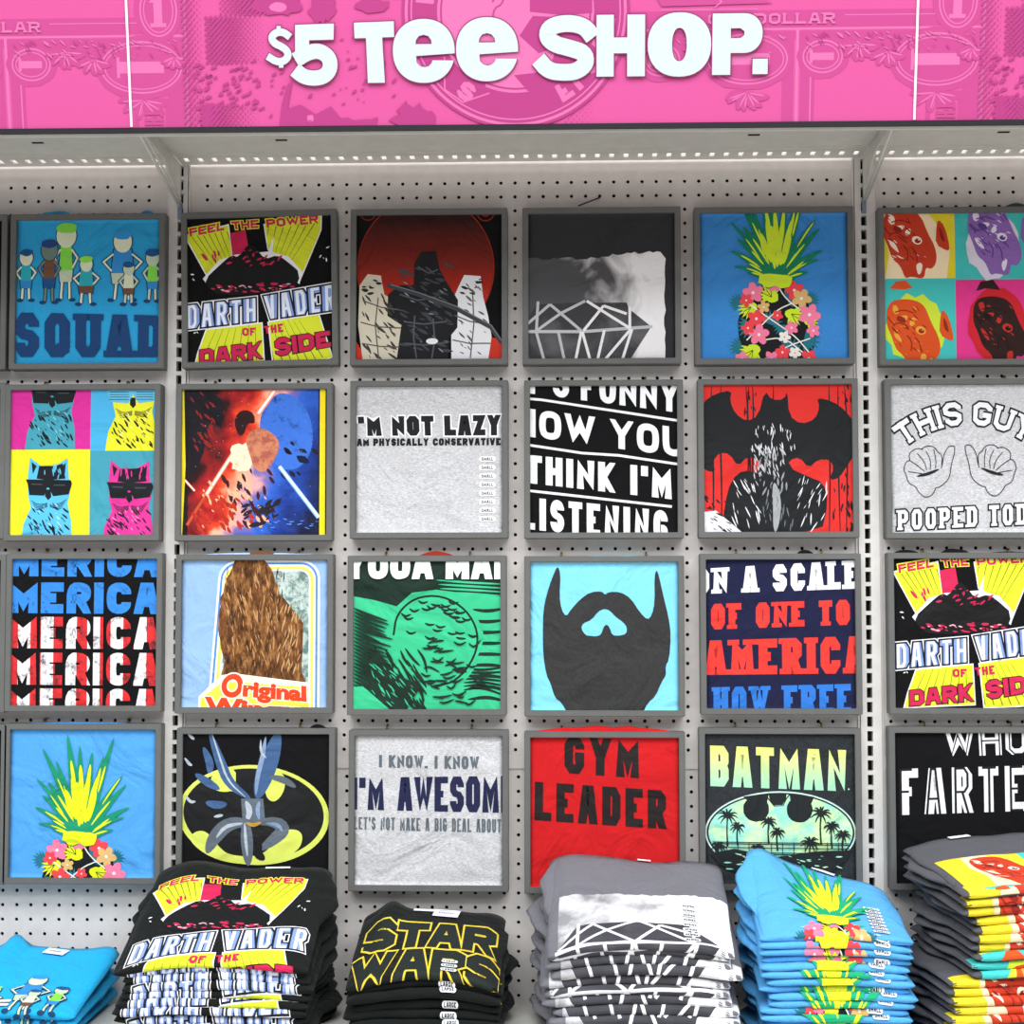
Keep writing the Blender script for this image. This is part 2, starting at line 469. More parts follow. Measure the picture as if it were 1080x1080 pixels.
def d_squad(a, shirt='#2b9fd6'):
    sk, cr = ink('#b9c7ae'), ink('#d6dcc0'); navy = ink('#1b4f85'); dn = ink('#24407a')
    lime = ink('#7ed348'); teal = ink('#2aa7b8'); br = ink('#6b4a3a'); bl = ink('#2f86c8')
    person(a, 78, 180, 350, 44, cr, teal, bl, navy)
    person(a, 205, 95, 350, 52, cr, lime, sk, lime)
    person(a, 152, 150, 358, 46, ink('#6a7f78'), br, navy, dn)
    person(a, 270, 205, 365, 56, cr, teal, br, ink('#8fe04e'))
    person(a, 385, 120, 352, 86, cr, bl, sk, ink('#2c8fd0'))
    person(a, 405, 225, 366, 40, sk, cr, br, navy)
    person(a, 480, 185, 356, 40, sk, lime, bl, navy)
    a.text(ink('#123c6c', shirt, .76), 'SQUAD', ((40,388), (522,402), (522,538), (40,534)), t=.24, gap=.05, serif=.06)

YEL = '#d3dc2e'
def d_power(a):
    K, Y, M, Wt = ink('#0f0f11'), ink(YEL, '#4a4a18', .8), ink('#c3204e'), ink('#e9e9ee')
    def fan(pts, seed, vx, vy):
        a.line(Wt, pts, 7, closed=True); a.poly(Y, pts)
        rd = random.Random(seed); P = []
        lo = sorted(pts, key=lambda p: (p[0]-vx)**2+(p[1]-vy)**2)
        xs = [p[0] for p in pts]; ys = [p[1] for p in pts]
        y0, y1 = min(ys), max(ys)
        for k in range(7):
            t = (k+.6)/7.4
            if vy > y1: A = (min(xs)+(max(xs)-min(xs))*t, y0+22); 
            else: A = (min(xs)+(max(xs)-min(xs))*t, y1-8)
            for s in (.0,):
                e = rd.uniform(.45, .75); B = (A[0]+(vx-A[0])*e, A[1]+(vy-A[1])*e)
                w = 1.6
                # keep the hatch line inside its fan
                ins = [q for q in (A, B, ((A[0]+B[0])/2, (A[1]+B[1])/2))]
                def inside(p):
                    c = False; n = len(pts)
                    for i in range(n):
                        x1_, y1_, x2_, y2_ = *pts[i], *pts[i-1]
                        if (y1_ > p[1]) != (y2_ > p[1]) and p[0] < (x2_-x1_)*(p[1]-y1_)/(y2_-y1_)+x1_: c = not c
                    return c
                n = 24; run = []
                for i in range(n+1):
                    p = (A[0]+(B[0]-A[0])*i/n, A[1]+(B[1]-A[1])*i/n)
                    if inside(p): run.append(p)
                if len(run) > 2:
                    p, q = run[0], run[-1]; P.append([(p[0]-w, p[1]), (p[0]+w, p[1]), (q[0]+.5, q[1]), (q[0]-.5, q[1])])
        a.raw(ink('#5e6420'), P)
    fan([(578,128), (718,96), (732,205), (648,262)], 1, 800, 420)
    fan([(838,98), (1022,74), (1020,120), (948,292), (905,215), (850,180)], 2, 800, 420)
    a.poly(M, [(724,124), (775,112), (790,205), (735,220)])
    fan([(645,446), (825,428), (831,556), (606,566), (618,520)], 3, 800, 180)
    fan([(848,426), (1010,402), (1052,545), (1000,560), (862,566)], 4, 800, 180)
    # plain dark rock with red glints in the middle
    a.poly(ink('#e8e8ee'), [(634,274), (690,212), (742,196), (850,188), (915,206), (962,262), (950,300), (900,262), (700,262), (655,300)])
    a.poly(K, [(640,276), (694,226), (730,196), (752,206), (786,158), (806,172), (838,214), (880,200), (910,222), (956,264), (930,330), (880,320), (800,330), (690,330), (655,310)], sm=1)
    flecks(a, M, 665, 292, 930, 322, 26, 5, 15, 5, .2); flecks(a, M, 705, 205, 900, 235, 16, 4, 12, 6, -.5)
    flecks(a, ink('#e7a7b4'), 680, 298, 920, 322, 14, 3, 9, 7, .1); flecks(a, M, 770, 180, 825, 205, 6, 4, 9, 8)
    flecks(a, M, 640, 186, 700, 222, 5, 8, 18, 9, 1.1)
    a.poly(Wt, [(848,192), (868,136), (862,196)])
    bb = ink('#16161a'); out = ((Wt, .11), (bb, .07))
    T1 = ((583,362), (806,343), (806,420), (583,440)); T2 = ((834,338), (1062,303), (1062,388), (846,415))
    for txt, q in (('DARTH', T1), ('VADER', T2)):
        a.text(ink('#7f98d2'), txt, q, t=.26, gap=.1, outline=out)
        a.text(ink('#dfe5f4'), txt, q, t=.12, gap=.24)
    a.text(M, 'FEEL', ((590,104), (708,84), (706,112), (594,132)), t=.26, gap=.12, outline=((ink(YEL), .12),))
    a.text(M, 'THE', ((728,84), (818,80), (818,108), (734,112)), t=.26, gap=.12, outline=((ink(YEL), .1),))
    a.text(M, 'POWER', ((842,80), (1012,68), (1014,98), (846,108)), t=.26, gap=.12, outline=((ink(YEL), .12),))
    a.text(M, 'OF', (762,442,806,468), t=.25, gap=.15); a.text(M, 'THE', ((832,438), (894,430), (896,458), (836,464)), t=.25, gap=.15)
    a.text(M, 'DARK', ((622,512), (824,488), (828,545), (622,562)), t=.27, gap=.1, outline=((ink('#2a0c14'), .05),))
    a.text(M, 'SIDE', ((866,480), (1046,458), (1050,510), (872,540)), t=.27, gap=.1, outline=((ink('#2a0c14'), .05),))
    flecks(a, Wt, 590, 230, 620, 300, 3, 3, 7, 12); flecks(a, Wt, 1010, 140, 1045, 240, 4, 3, 8, 13); flecks(a, Wt, 605, 440, 625, 460, 2, 4, 6, 14)

def red_glow():
    k = 'redglow'
    if k not in MATS:
        m, nt, b = new_mat('print_red_disc', .75, .25); L = nt.links
        tc = N(nt, 'ShaderNodeTexCoord'); sp = N(nt, 'ShaderNodeSeparateXYZ'); L.new(tc.outputs['Object'], sp.inputs[0])
        mr = N(nt, 'ShaderNodeMapRange'); mr.inputs['From Min'].default_value = .12; mr.inputs['From Max'].default_value = -.05
        L.new(sp.outputs['Z'], mr.inputs['Value'])
        r = N(nt, 'ShaderNodeValToRGB'); r.color_ramp.elements[0].color = lin('#2c0d0a'); r.color_ramp.elements[1].color = lin('#d02a14'); e = r.color_ramp.elements.new(.5); e.color = lin('#7a1c10')
        L.new(mr.outputs[0], r.inputs['Fac']); L.new(r.outputs['Color'], b.inputs['Base Color']); cloth_bump(nt, b); MATS[k] = m
    return MATS[k]

def d_disc(a):
    a.ell(red_glow(), 265, 245, 222, 232, n=64); a.ring(ink('#a32a18'), 265, 245, 226, 236, 3, 64)
    a.ring(ink('#8a2518'), 75, 62, 26, 24, 3); a.ring(ink('#8a2518'), 462, 62, 30, 30, 4); a.ell(ink('#8a2518'), 462, 62, 16, 16, n=8)
    a.poly(ink('#c03020'), [(36,480), (60,520), (64,550), (36,550)]); a.poly(ink('#c03020'), [(470,470), (520,480), (520,550), (470,550)])
    K, G, Cr, Wt = ink('#17181b'), ink('#3c3f45'), ink('#c9c2ae'), ink('#dfe0e4')
    # plain crates and rocks in the colours of the print
    a.poly(Cr, [(48,300), (75,262), (118,268), (130,330), (178,360), (196,460), (176,550), (60,550), (44,430)])
    a.poly(Wt, [(372,310), (392,268), (446,272), (454,340), (470,400), (482,470), (470,550), (350,550), (350,360)])
    a.poly(K, [(228,230), (250,190), (300,188), (312,250), (340,300), (372,350), (370,440), (345,470), (338,550), (170,550), (186,430), (140,400), (142,330), (180,300), (226,300)])
    flecks(a, ink('#3a3835'), 60, 330, 180, 540, 34, 6, 22, 21, .9, .22); flecks(a, ink('#5c5a55'), 380, 300, 470, 540, 30, 5, 18, 22, .7, .25)
    flecks(a, G, 165, 230, 350, 530, 55, 6, 24, 23, .4, .25); flecks(a, ink('#888c92'), 180, 250, 340, 520, 18, 4, 12, 24, .5, .2)
    flecks(a, ink('#23262b'), 60, 280, 125, 330, 8, 6, 14, 25, 0, .4); flecks(a, ink('#23262b'), 385, 280, 450, 330, 7, 6, 14, 26, 0, .4)
    for p in ([(60,350), (120,372), (178,380)], [(52,420), (110,436), (186,440)], [(58,490), (120,500), (180,502)], [(110,340), (100,430), (112,540)], [(360,400), (410,420), (474,430)], [(354,480), (410,492), (478,492)], [(420,330), (424,430), (412,540)]): a.line(ink('#55534e'), p, 4)
    for p in ([(200,420), (260,428), (336,420)], [(196,490), (260,496), (338,488)], [(230,400), (226,470), (236,540)], [(290,410), (296,480), (286,540)], [(240,240), (276,262), (306,250)], [(180,330), (240,350), (300,340)]): a.line(ink('#4d5158'), p, 5)
    a.line(G, [(140,300), (240,330), (370,380), (480,440), (515,490)], 14); a.line(ink('#777b80'), [(150,298), (240,324), (370,372), (480,432), (515,484)], 3)
    a.ell(Wt, 287, 484, 20, 10, n=12)

def smoke(lo='#4c4c4f', hi='#e8e6e8', name='a', bias=(.0, .0)):
    k = ('smoke', name)
    if k not in MATS:
        m, nt, b = new_mat('print_smoke_'+name, .75, .25); L = nt.links
        g = N(nt, 'ShaderNodeNewGeometry'); tc = N(nt, 'ShaderNodeTexCoord'); sp = N(nt, 'ShaderNodeSeparateXYZ'); L.new(tc.outputs['Object'], sp.inputs[0])
        n = N(nt, 'ShaderNodeTexNoise'); n.inputs['Scale'].default_value = 14; n.inputs['Detail'].default_value = 8; n.inputs['Roughness'].default_value = .55; n.inputs['Distortion'].default_value = .6
        L.new(g.outputs['Position'], n.inputs['Vector'])
        ax = N(nt, 'ShaderNodeMath', operation='MULTIPLY_ADD'); ax.inputs[1].default_value = bias[0]; ax.inputs[2].default_value = bias[1]; L.new(sp.outputs['X'], ax.inputs[0])
        ad = N(nt, 'ShaderNodeMath', operation='ADD'); L.new(ax.outputs[0], ad.inputs[0]); L.new(n.outputs['Fac'], ad.inputs[1])
        r = N(nt, 'ShaderNodeValToRGB'); r.color_ramp.elements[0].position = .38; r.color_ramp.elements[1].position = .68
        r.color_ramp.elements[0].color = lin(lo); r.color_ramp.elements[1].color = lin(hi)
        L.new(ad.outputs[0], r.inputs['Fac']); L.new(r.outputs['Color'], b.inputs['Base Color']); cloth_bump(nt, b); MATS[k] = m
    return MATS[k]

def d_diamond(a, sm=None, light='#b9b9bc', white='#e6e4e6', low='#39393c'):
    sm = sm or smoke(bias=(2.2, .03))
    rd = random.Random(4)
    top = [(560+k*12, (212 if k < 22 else 205-(k-22)*1.0)+rd.uniform(-5, 5)) for k in range(39)]
    a.poly(sm, [(560,700)]+top+[(1030+rd.uniform(-4, 4), 215+k*24) for k in range(20)]+[(1028,700)])
    dk = smoke(low, '#66666a' if low == '#39393c' else '#4c4c52', 'facet'+low, (0, -.05))
    a.poly(dk, [(555,446), (612,362), (700,358), (905,358), (912,378), (985,437), (905,560), (860,700), (700,700), (600,560)])
    Wt = ink(white); G = ink(light)
    a.line(G, [(552,450), (760,452), (915,442), (988,437)], 10)
    for p in ([(616,352), (610,455)], [(560,444), (655,362)], [(608,450), (690,392), (770,352)], [(655,362), (758,450)], [(830,368), (765,448)], [(775,352), (915,442)],
              [(830,368), (905,395)], [(915,372), (915,442)], [(610,452), (640,560)], [(682,452), (705,560)], [(757,452), (735,560), (700,700)],
              [(760,452), (790,560), (850,700)], [(832,448), (806,560)], [(918,445), (820,560)], [(922,445), (885,560)]):
        a.line(G if p[0][0] < 700 else Wt, p, 9)
    a.poly(Wt, [(985,437), (1004,420), (1004,600), (890,600)]) if False else None

def flower(a, m, cx, cy, r, c2, seed=0):
    rd = random.Random(seed); rot = rd.uniform(0, 6)
    for k in range(5):
        t = rot+k*2*math.pi/5; a.keep = True
        a.ell(m, cx+math.cos(t)*r*.55, cy+math.sin(t)*r*.55, r*.5, r*.38, t, n=10, jag=.08)
    a.keep = False; a._up(); a.ell(c2, cx, cy, r*.16, n=6)

def palmleaf(a, m, cx, cy, r, rot):
    P = []
    for k in range(-4, 5):
        t = rot+k*.33; L_ = r*(1-.05*abs(k)); c, q = math.cos(t), math.sin(t)
        P.append([(cx, cy), (cx+c*L_*.55-q*r*.1, cy+q*L_*.55+c*r*.1), (cx+c*L_, cy+q*L_), (cx+c*L_*.55+q*r*.1, cy+q*L_*.55-c*r*.1)])
    a.raw(m, P)

def d_pineapple(a, dx=0, dy=0, dark='#0f7a55', lime='#c9e22e'):
    a.T = lambda x, y: (x+dx, y+dy)
    Gd, Ly = ink(dark), ink(lime); K = ink('#101418')
    # body
    body = [(298+(128 if c > 0 else 126)*abs(c)**.8*(1 if c > 0 else -1), 445+150*s) for c, s in [(math.cos(t), math.sin(t)) for t in [2*math.pi*k/30 for k in range(30)]]]
    rd = random.Random(3); body = [(x+rd.uniform(-5, 5), y+rd.uniform(-5, 5)) for x, y in body]
    a.poly(K, body)
    teal, pk, cor, tan, wht = ink('#1f6f80'), ink('#f07a9c'), ink('#e8424c'), ink('#d9b06e'), ink('#e8e4dc')
    for (x, y, r, t) in ((330,345,34,-.4), (215,430,40,2.4), (275,428,38,-1.2), (385,478,42,.2), (320,430,34,1.6), (185,500,34,2.9), (345,520,40,-2), (400,350,30,0), (180,360,30,3.6), (240,560,40,1)):
        palmleaf(a, teal, x, y, r*1.35, t)
    for (x, y, r, t) in ((282,340,44,-2.2), (345,395,42,.6), (215,372,42,2.6), (220,512,46,2.2), (400,420,30,.2), (320,560,40,2), (380,580,40,1)):
        palmleaf(a, Ly, x, y, r*1.15, t); a.ell(Ly, x, y, r*.5, r*.42, n=12, jag=.1)
        for q in (-.5, 0, .5): a.line(K, [(x,y), (x+math.cos(t+q)*r*.7,y+math.sin(t+q)*r*.7)], 2)
    rdv = random.Random(8)
    for p in ([(200,352), (240,385), (290,420), (360,470), (400,520)], [(395,330), (350,360), (300,380), (240,440), (200,480)], [(250,480), (320,470), (380,520)], [(260,540), (330,500), (405,475)], [(300,300), (330,350), (400,400)]):
        a.line(wht, p, 4, smooth=2)
    for (x, y, r, m_, s) in ((222,325,34,pk,1), (355,318,30,cor,2), (378,345,32,tan,3), (403,398,36,pk,4), (232,410,30,cor,5), (240,462,34,pk,6), (205,440,22,cor,7), (322,470,20,wht,8), (355,522,20,wht,9), (290,300,24,pk,10), (400,540,28,cor,11), (280,540,26,pk,12), (200,350,22,cor,13), (345,440,22,pk,14), (256,372,20,tan,15), (315,520,24,cor,16), (415,450,22,pk,17), (185,540,24,pk,18), (300,400,18,cor,19)):
        flower(a, m_, x, y, r, wht if m_ is not wht else pk, s)
    # crown of leaves
    base = (300, 300)
    spec = [(-150,-112,40,26), (-95,-42,40,14), (150,-112,40,26), (100,-40,38,14), (-128,-150,44,30), (120,-160,42,24), (-110,-192,48,30), (140,-185,40,22), (-70,-215,52,26), (60,-225,56,20), (-20,-240,56,8), (22,-238,52,-8), (-98,-72,38,18), (98,-76,38,18), (-128,-300,40,30), (98,-335,44,10), (-50,-345,52,18), (30,-290,50,4), (-85,-262,40,24), (66,-275,44,2), (-10,-310,46,10), (128,-215,34,26), (-148,-205,32,30), (135,-80,30,30), (-140,-60,30,26)]
    for x, y, w, b in spec:
        a.taper(Gd, [(base[0]+x*f+(x*.1 if f < .1 else 0), base[1]+y*f-b*4*f*(1-f)*.55+(4 if f < .1 else 0)) for f in (0, .2, .4, .6, .8, 1)], w*1.05, smooth=1)
    rd = random.Random(5)
    for x, y, w, b in spec:
        for k in range(3 if abs(x) < 85 else 1):
            f0 = rd.uniform(.2, .5); f1 = min(.98, f0+rd.uniform(.25, .45)); o = rd.uniform(-w*.2, w*.2)
            def at_(f): 
                return (base[0]+x*f+o*(1-f)*1.2, base[1]+y*f-b*4*f*(1-f)*.55)
            a.taper(Ly, [at_(f0), at_((f0+f1)/2), at_(f1)], w*(rd.uniform(.2, .34) if abs(x) < 85 else .16), mid=True)
    a.ell(Ly, 282, 285, 46, 22, n=18, jag=.14, seed=2); a.ell(Ly, 318, 288, 30, 22, n=14, jag=.14, seed=4)
    a.T = None

def d_pugs(a, ox=0):
    tq = ink('#41bdb9')
    a.rect(ink('#f2dcb4'), 600, 40, 865, 278); a.poly(ink('#e2cf2e'), [(760,40), (865,40), (865,278), (838,278), (850,180), (800,90)]); a.poly(ink('#e2cf2e'), [(600,40), (640+ox*.8,40), (638+ox*.6,130), (655+ox*.7,200), (640+ox*.8,278), (600,278)])
    a.rect(tq, 865, 40, 1200, 283); a.rect(tq, 600, 278, 865, 600); a.rect(ink('#e0368a'), 865, 283, 1200, 600)
    def pug(dx, dy, main, lightc, darkc, seed):
        a.T = lambda x, y: (x+dx+ox, y+dy)
        rd = random.Random(seed)
        hd = [(632,130), (640,60), (700,50), (755,66), (778,130), (802,175), (808,222), (790,250), (770,240), (766,282), (722,270), (705,280), (690,235), (664,215), (650,170)]
        a.poly(main, hd, sm=2)
        for p in ([(650,78), (668,70), (676,95), (660,104)], [(665,112), (700,104), (704,118), (676,128)], [(655,150), (672,165), (690,195), (676,190), (660,172)], [(706,128), (722,112), (728,130), (714,142)], [(740,232), (760,226), (756,262), (742,266)]):
            a.poly(lightc, [(x+rd.uniform(-3, 3), y+rd.uniform(-3, 3)) for x, y in p], sm=2)
        flecks(a, lightc, 655, 70, 770, 230, 16, 3, 11, seed, .6, .2); flecks(a, darkc, 650, 80, 760, 220, 22, 4, 16, seed+1, .8, .16)
        for q in ([(655,140), (668,128), (690,132), (705,150)], [(662,95), (690,86), (722,98)], [(700,170), (716,190), (712,220)], [(725,175), (742,196), (744,225)], [(640,110), (650,128), (662,134)]): a.line(darkc, q, 4, smooth=2)
        a.ell(lightc, 744, 154, 17, 13, .4, n=14); a.ell(darkc, 746, 156, 10, 8, n=10); a.ell(lightc, 750, 152, 3, n=6)
        a.ell(darkc, 682, 118, 16, 10, .5, n=12, jag=.1)
        a.poly(main, [(812,84), (834,110), (850,182), (840,190), (803,168), (806,120)], sm=1); a.poly(darkc, [(815,110), (826,124), (836,165), (818,150)], sm=1)
        a.T = None
    pug(0, 0, ink('#c23a1e', '#f2dcb4', .85), ink('#f6e2cc'), ink('#8a1c14'), 1)
    a.ell(ink('#c9e03a'), 735+ox*.6, 440, 95+ox*.5, 110, n=24, jag=.1)
    pug(8, 292, ink('#d6501c'), ink('#e8a23a'), ink('#8e2810'), 2); a.poly(ink('#d6501c'), [(655,310), (675,287), (705,284), (728,308), (700,314)])
    a.ell(ink('#d8d2e2'), 985, 165, 80, 120, n=24, jag=.08); pug(272, -8, ink('#8a64b0'), ink('#e4dcec'), ink('#5c3a88'), 3)
    a.ell(ink('#c81f2a'), 995, 430, 92, 120, n=24, jag=.06); pug(285, 285, ink('#2c1512'), ink('#b82a22'), ink('#140a0a'), 4)
    a.poly(ink('#2c1512'), [(930,320), (945,290), (985,285), (1008,318), (960,312)])

def d_cats(a):
    mg, lb, ye, tl = ink('#cf2a92'), ink('#45a9d8'), ink('#e3e022'), ink('#3f97ab')
    a.rect(mg, 0, 30, 283, 250); a.rect(lb, 283, 30, 520, 255); a.rect(ye, 0, 250, 283, 560); a.rect(tl, 283, 255, 520, 560)
    K = ink('#12161a')
    def cat(dx, dy, col, hi, shades, seed):
        a.T = lambda x, y: (x+dx, y+dy)
        a.poly(col, [(84,345), (90,276), (124,303), (172,303), (211,280), (216,345), (220,390), (212,425), (224,480), (226,560), (62,560), (72,490), (95,440), (86,400)])
        rd = random.Random(seed)
        a.poly(K, [(120,304), (172,303), (196,296), (205,345), (150,350), (112,345)])
        flecks(a, col, 122, 306, 190, 340, 9, 6, 15, seed, 1.5, .2); a.poly(K, [(95,290), (112,304), (100,330)]); a.poly(K, [(206,292), (194,306), (203,330)])
        a.poly(K, [(141,380), (158,380), (160,405), (150,415), (140,402)])
        for k in range(5): a.line(K, [(95+k*4, 416+k*7), (120, 430+k*4), (148, 424+k*3)], 2, smooth=1); a.line(K, [(210-k*4, 412+k*7), (184, 428+k*4), (156, 424+k*3)], 2, smooth=1)
        flecks(a, K, 84, 440, 215, 540, 46, 4, 15, seed+3, .9, .25); flecks(a, hi, 100, 425, 200, 520, 16, 4, 10, seed+5, .8, .2)
        if shades == 1:
            a.poly(K, [(78,347), (222,350), (226,362), (216,396), (166,402), (152,374), (146,374), (138,400), (90,398), (84,362)]); a.line(ink('#3c444a'), [(96,362), (130,364)], 4); a.line(ink('#3c444a'), [(168,366), (204,366)], 4)
        else:
            S = ink('#5fb4d6'); a.poly(S, [(62,347), (224,347), (220,392), (168,398), (150,370), (136,398), (78,394)])
            for k in range(5): a.line(K, [(74,354+k*8), (136,354+k*8)], 1.8); a.line(K, [(160,354+k*8), (214,354+k*8)], 1.8)
        a.T = None
    cl = []
    for dx, dy, col, hi, sh, sd, win in ((8,-300,tl,ink('#7fc4d2'),1,1,(0,30,283,250)), (268,-298,ink('#dede2c'),ink('#f3f09a'),2,2,(283,30,520,255)), (0,0,ink('#55b7e0'),ink('#a5dcf0'),1,3,(0,250,283,560)), (260,10,ink('#d2328e'),ink('#ef8fc4'),1,4,(283,255,520,560))):
        n0 = len(a.F); cat(dx, dy, col, hi, sh, sd)
        # keep every cat inside its own square
        (u0, v0), (u1, v1) = a._p(win[0], win[1]), a._p(win[2], win[3]); out = []
        for m, ly, pts in a.F[n0:]:
            for ax_, lim, sg in ((0, u0, 1), (0, u1, -1), (1, v0, 1), (1, v1, -1)):
                q = []
                for i in range(len(pts)):
                    A, B = pts[i-1], pts[i]; da, db = (A[ax_]-lim)*sg, (B[ax_]-lim)*sg
                    if (da >= 0) != (db >= 0):
                        t = da/(da-db); q.append((A[0]+(B[0]-A[0])*t, A[1]+(B[1]-A[1])*t))
                    if db >= 0: q.append(B)
                pts = q
                if not pts: break
            if len(pts) > 2: out.append((m, ly, pts))
        a.F[n0:] = out

def poster_mat():
    k = 'poster'
    if k not in MATS:
        m, nt, b = new_mat('print_red_and_blue_glow', .7, .25); L = nt.links
        tc = N(nt, 'ShaderNodeTexCoord'); n = N(nt, 'ShaderNodeTexNoise'); n.inputs['Scale'].default_value = 22; n.inputs['Detail'].default_value = 7
        L.new(tc.outputs['Object'], n.inputs['Vector'])
        sp = N(nt, 'ShaderNodeSeparateXYZ'); L.new(tc.outputs['Object'], sp.inputs[0])
        z = N(nt, 'ShaderNodeMath', operation='MULTIPLY_ADD'); z.inputs[1].default_value = -.35; L.new(sp.outputs['Z'], z.inputs[0]); L.new(sp.outputs['X'], z.inputs[2])
        s = N(nt, 'ShaderNodeMath', operation='MULTIPLY_ADD'); s.inputs[1].default_value = 3.6; s.inputs[2].default_value = .5; L.new(z.outputs[0], s.inputs[0])
        ns = N(nt, 'ShaderNodeMath', operation='MULTIPLY_ADD'); ns.inputs[1].default_value = .5; ns.inputs[2].default_value = -.25; L.new(n.outputs['Fac'], ns.inputs[0])
        ad = N(nt, 'ShaderNodeMath', operation='ADD'); L.new(s.outputs[0], ad.inputs[0]); L.new(ns.outputs[0], ad.inputs[1])
        r = N(nt, 'ShaderNodeValToRGB'); E_ = r.color_ramp.elements
        E_[0].position = 0; E_[0].color = lin('#0c0a10'); E_[1].position = 1; E_[1].color = lin('#0b1236')
        for p, c in ((.16, '#2a0a0c'), (.27, '#a3161a'), (.36, '#e2401e'), (.45, '#f6b08a'), (.5, '#e6a4a0'), (.56, '#7b6aa8'), (.64, '#2b5fc4'), (.8, '#163a92')):
            e = E_.new(p); e.color = lin(c)
        L.new(ad.outputs[0], r.inputs['Fac']); L.new(r.outputs['Color'], b.inputs['Base Color']); cloth_bump(nt, b); MATS[k] = m
    return MATS[k]

def d_poster(a):
    a.rect(ink('#101014'), 540, 20, 1080, 560); a.rect(ink('#e6d21e'), 1012, 20, 1030, 560); a.poly(ink('#e6d21e'), [(556,20), (574,20), (582,300), (572,560), (556,560)])
    a.rect(poster_mat(), 590, 20, 1008, 560)
    a.ell(ink('#3a6fd0', '#1a2f74', .6, 60), 905, 190, 84, 128, -.15, n=40)
    a.poly(ink('#15121a'), [(600,60), (660,52), (705,90), (695,180), (650,150), (640,260), (610,330), (592,320), (592,60)])
    flecks(a, ink('#8c1c1c'), 600, 60, 690, 260, 22, 6, 20, 31, .9, .25); flecks(a, ink('#10142e'), 900, 230, 1000, 340, 10, 10, 26, 32, .6, .5)
    a.line(ink('#ff8a6a'), [(868,52), (812,134)], 16); a.line(ink('#fff4ee'), [(866,54), (814,130)], 8); a.line(ink('#ff8a6a'), [(735,262), (648,402)], 14); a.line(ink('#fff4ee'), [(735,262), (650,398)], 7)
    a.line(ink('#bb4a2a'), [(645,405), (588,500)], 9); a.line(ink('#ff7a5a'), [(580,350), (612,386)], 8); a.line(ink('#fff4ee'), [(580,350), (612,386)], 4)
    a.line(ink('#7fb4f4'), [(884,306), (1010,476)], 14); a.line(ink('#f2fbff'), [(884,306), (1010,474)], 7)
    # soft generic shapes in the middle of the print
    a.ell(ink('#f8dcc0', '#f09a6a', .6, 50), 765, 275, 42, 48, n=24, jag=.15); a.poly(ink('#2a1210'), [(735,150), (760,115), (800,125), (806,165), (780,160), (770,200), (750,205)], sm=2)
    a.poly(ink('#a65848', '#c9805e', .5, 60), [(770,210), (815,170), (870,200), (888,240), (860,300), (830,330), (800,310), (790,270)], sm=2)
    flecks(a, ink('#3a1418'), 700, 320, 870, 500, 40, 6, 20, 33, 1.2, .35); flecks(a, ink('#f0b088'), 640, 360, 850, 510, 40, 4, 14, 34, 1.0, .4); flecks(a, ink('#b02a1c'), 610, 400, 800, 520, 36, 6, 20, 35, .9, .4)
    flecks(a, ink('#201a20'), 770, 420, 880, 500, 16, 8, 22, 36, -.5, .4); flecks(a, ink('#cfe2ff'), 600, 60, 1000, 520, 60, .8, 2, 37); flecks(a, ink('#5a8ae0'), 850, 480, 1005, 520, 16, 4, 12, 38, .1, .2)

def d_lazy(a):
    K, G = ink('#17181a', '#6a6a6a', .9), ink('#ececee')
    a.text(K, "'M NOT LAZY", ((40,138), (512,134), (512,203), (46,203)), t=.3, gap=.1, space=.42, outline=((G, .07),))
    a.text(K, 'AM PHYSICALLY CONSERVATIVE', ((38,212), (513,212), (513,236), (38,237)), t=.3, gap=.12, space=.45)

def sticker(a, x, y, word):
    a.poly(ink('#f2f2f2'), rrect(x-27, y-9, x+27, y+9, 8, 3)); a.text(ink('#26262a'), word, (x-19, y-5.5, x+19, y+5.5), t=.2, gap=.14)

def d_listen(a):
    Wt = ink('#e8e9ea', '#9a9a9a', .93)
    a.text(Wt, "IT'S FUNNY", ((535,-38), (1076,38), (1076,130), (535,58)), t=.22, gap=.12, space=.3, rnd=True)
    for p in ([(580,82), (625,86), (1080,157)], [(580,234), (760,262), (880,270), (1080,300)], [(580,384), (1054,438)]): a.line(Wt, p, 8)
    a.text(Wt, 'HOW YOU', ((532,108), (1098,182), (1098,278), (532,200)), t=.23, gap=.13, space=.42, rnd=True)
    a.text(Wt, "THINK I'M", ((572,266), (1054,314), (1054,414), (572,358)), t=.24, gap=.13, space=.4, rnd=True)
    a.text(Wt, 'LISTENING', ((560,404), (1040,452), (1040,560), (560,508)), t=.22, gap=.15, rnd=True)

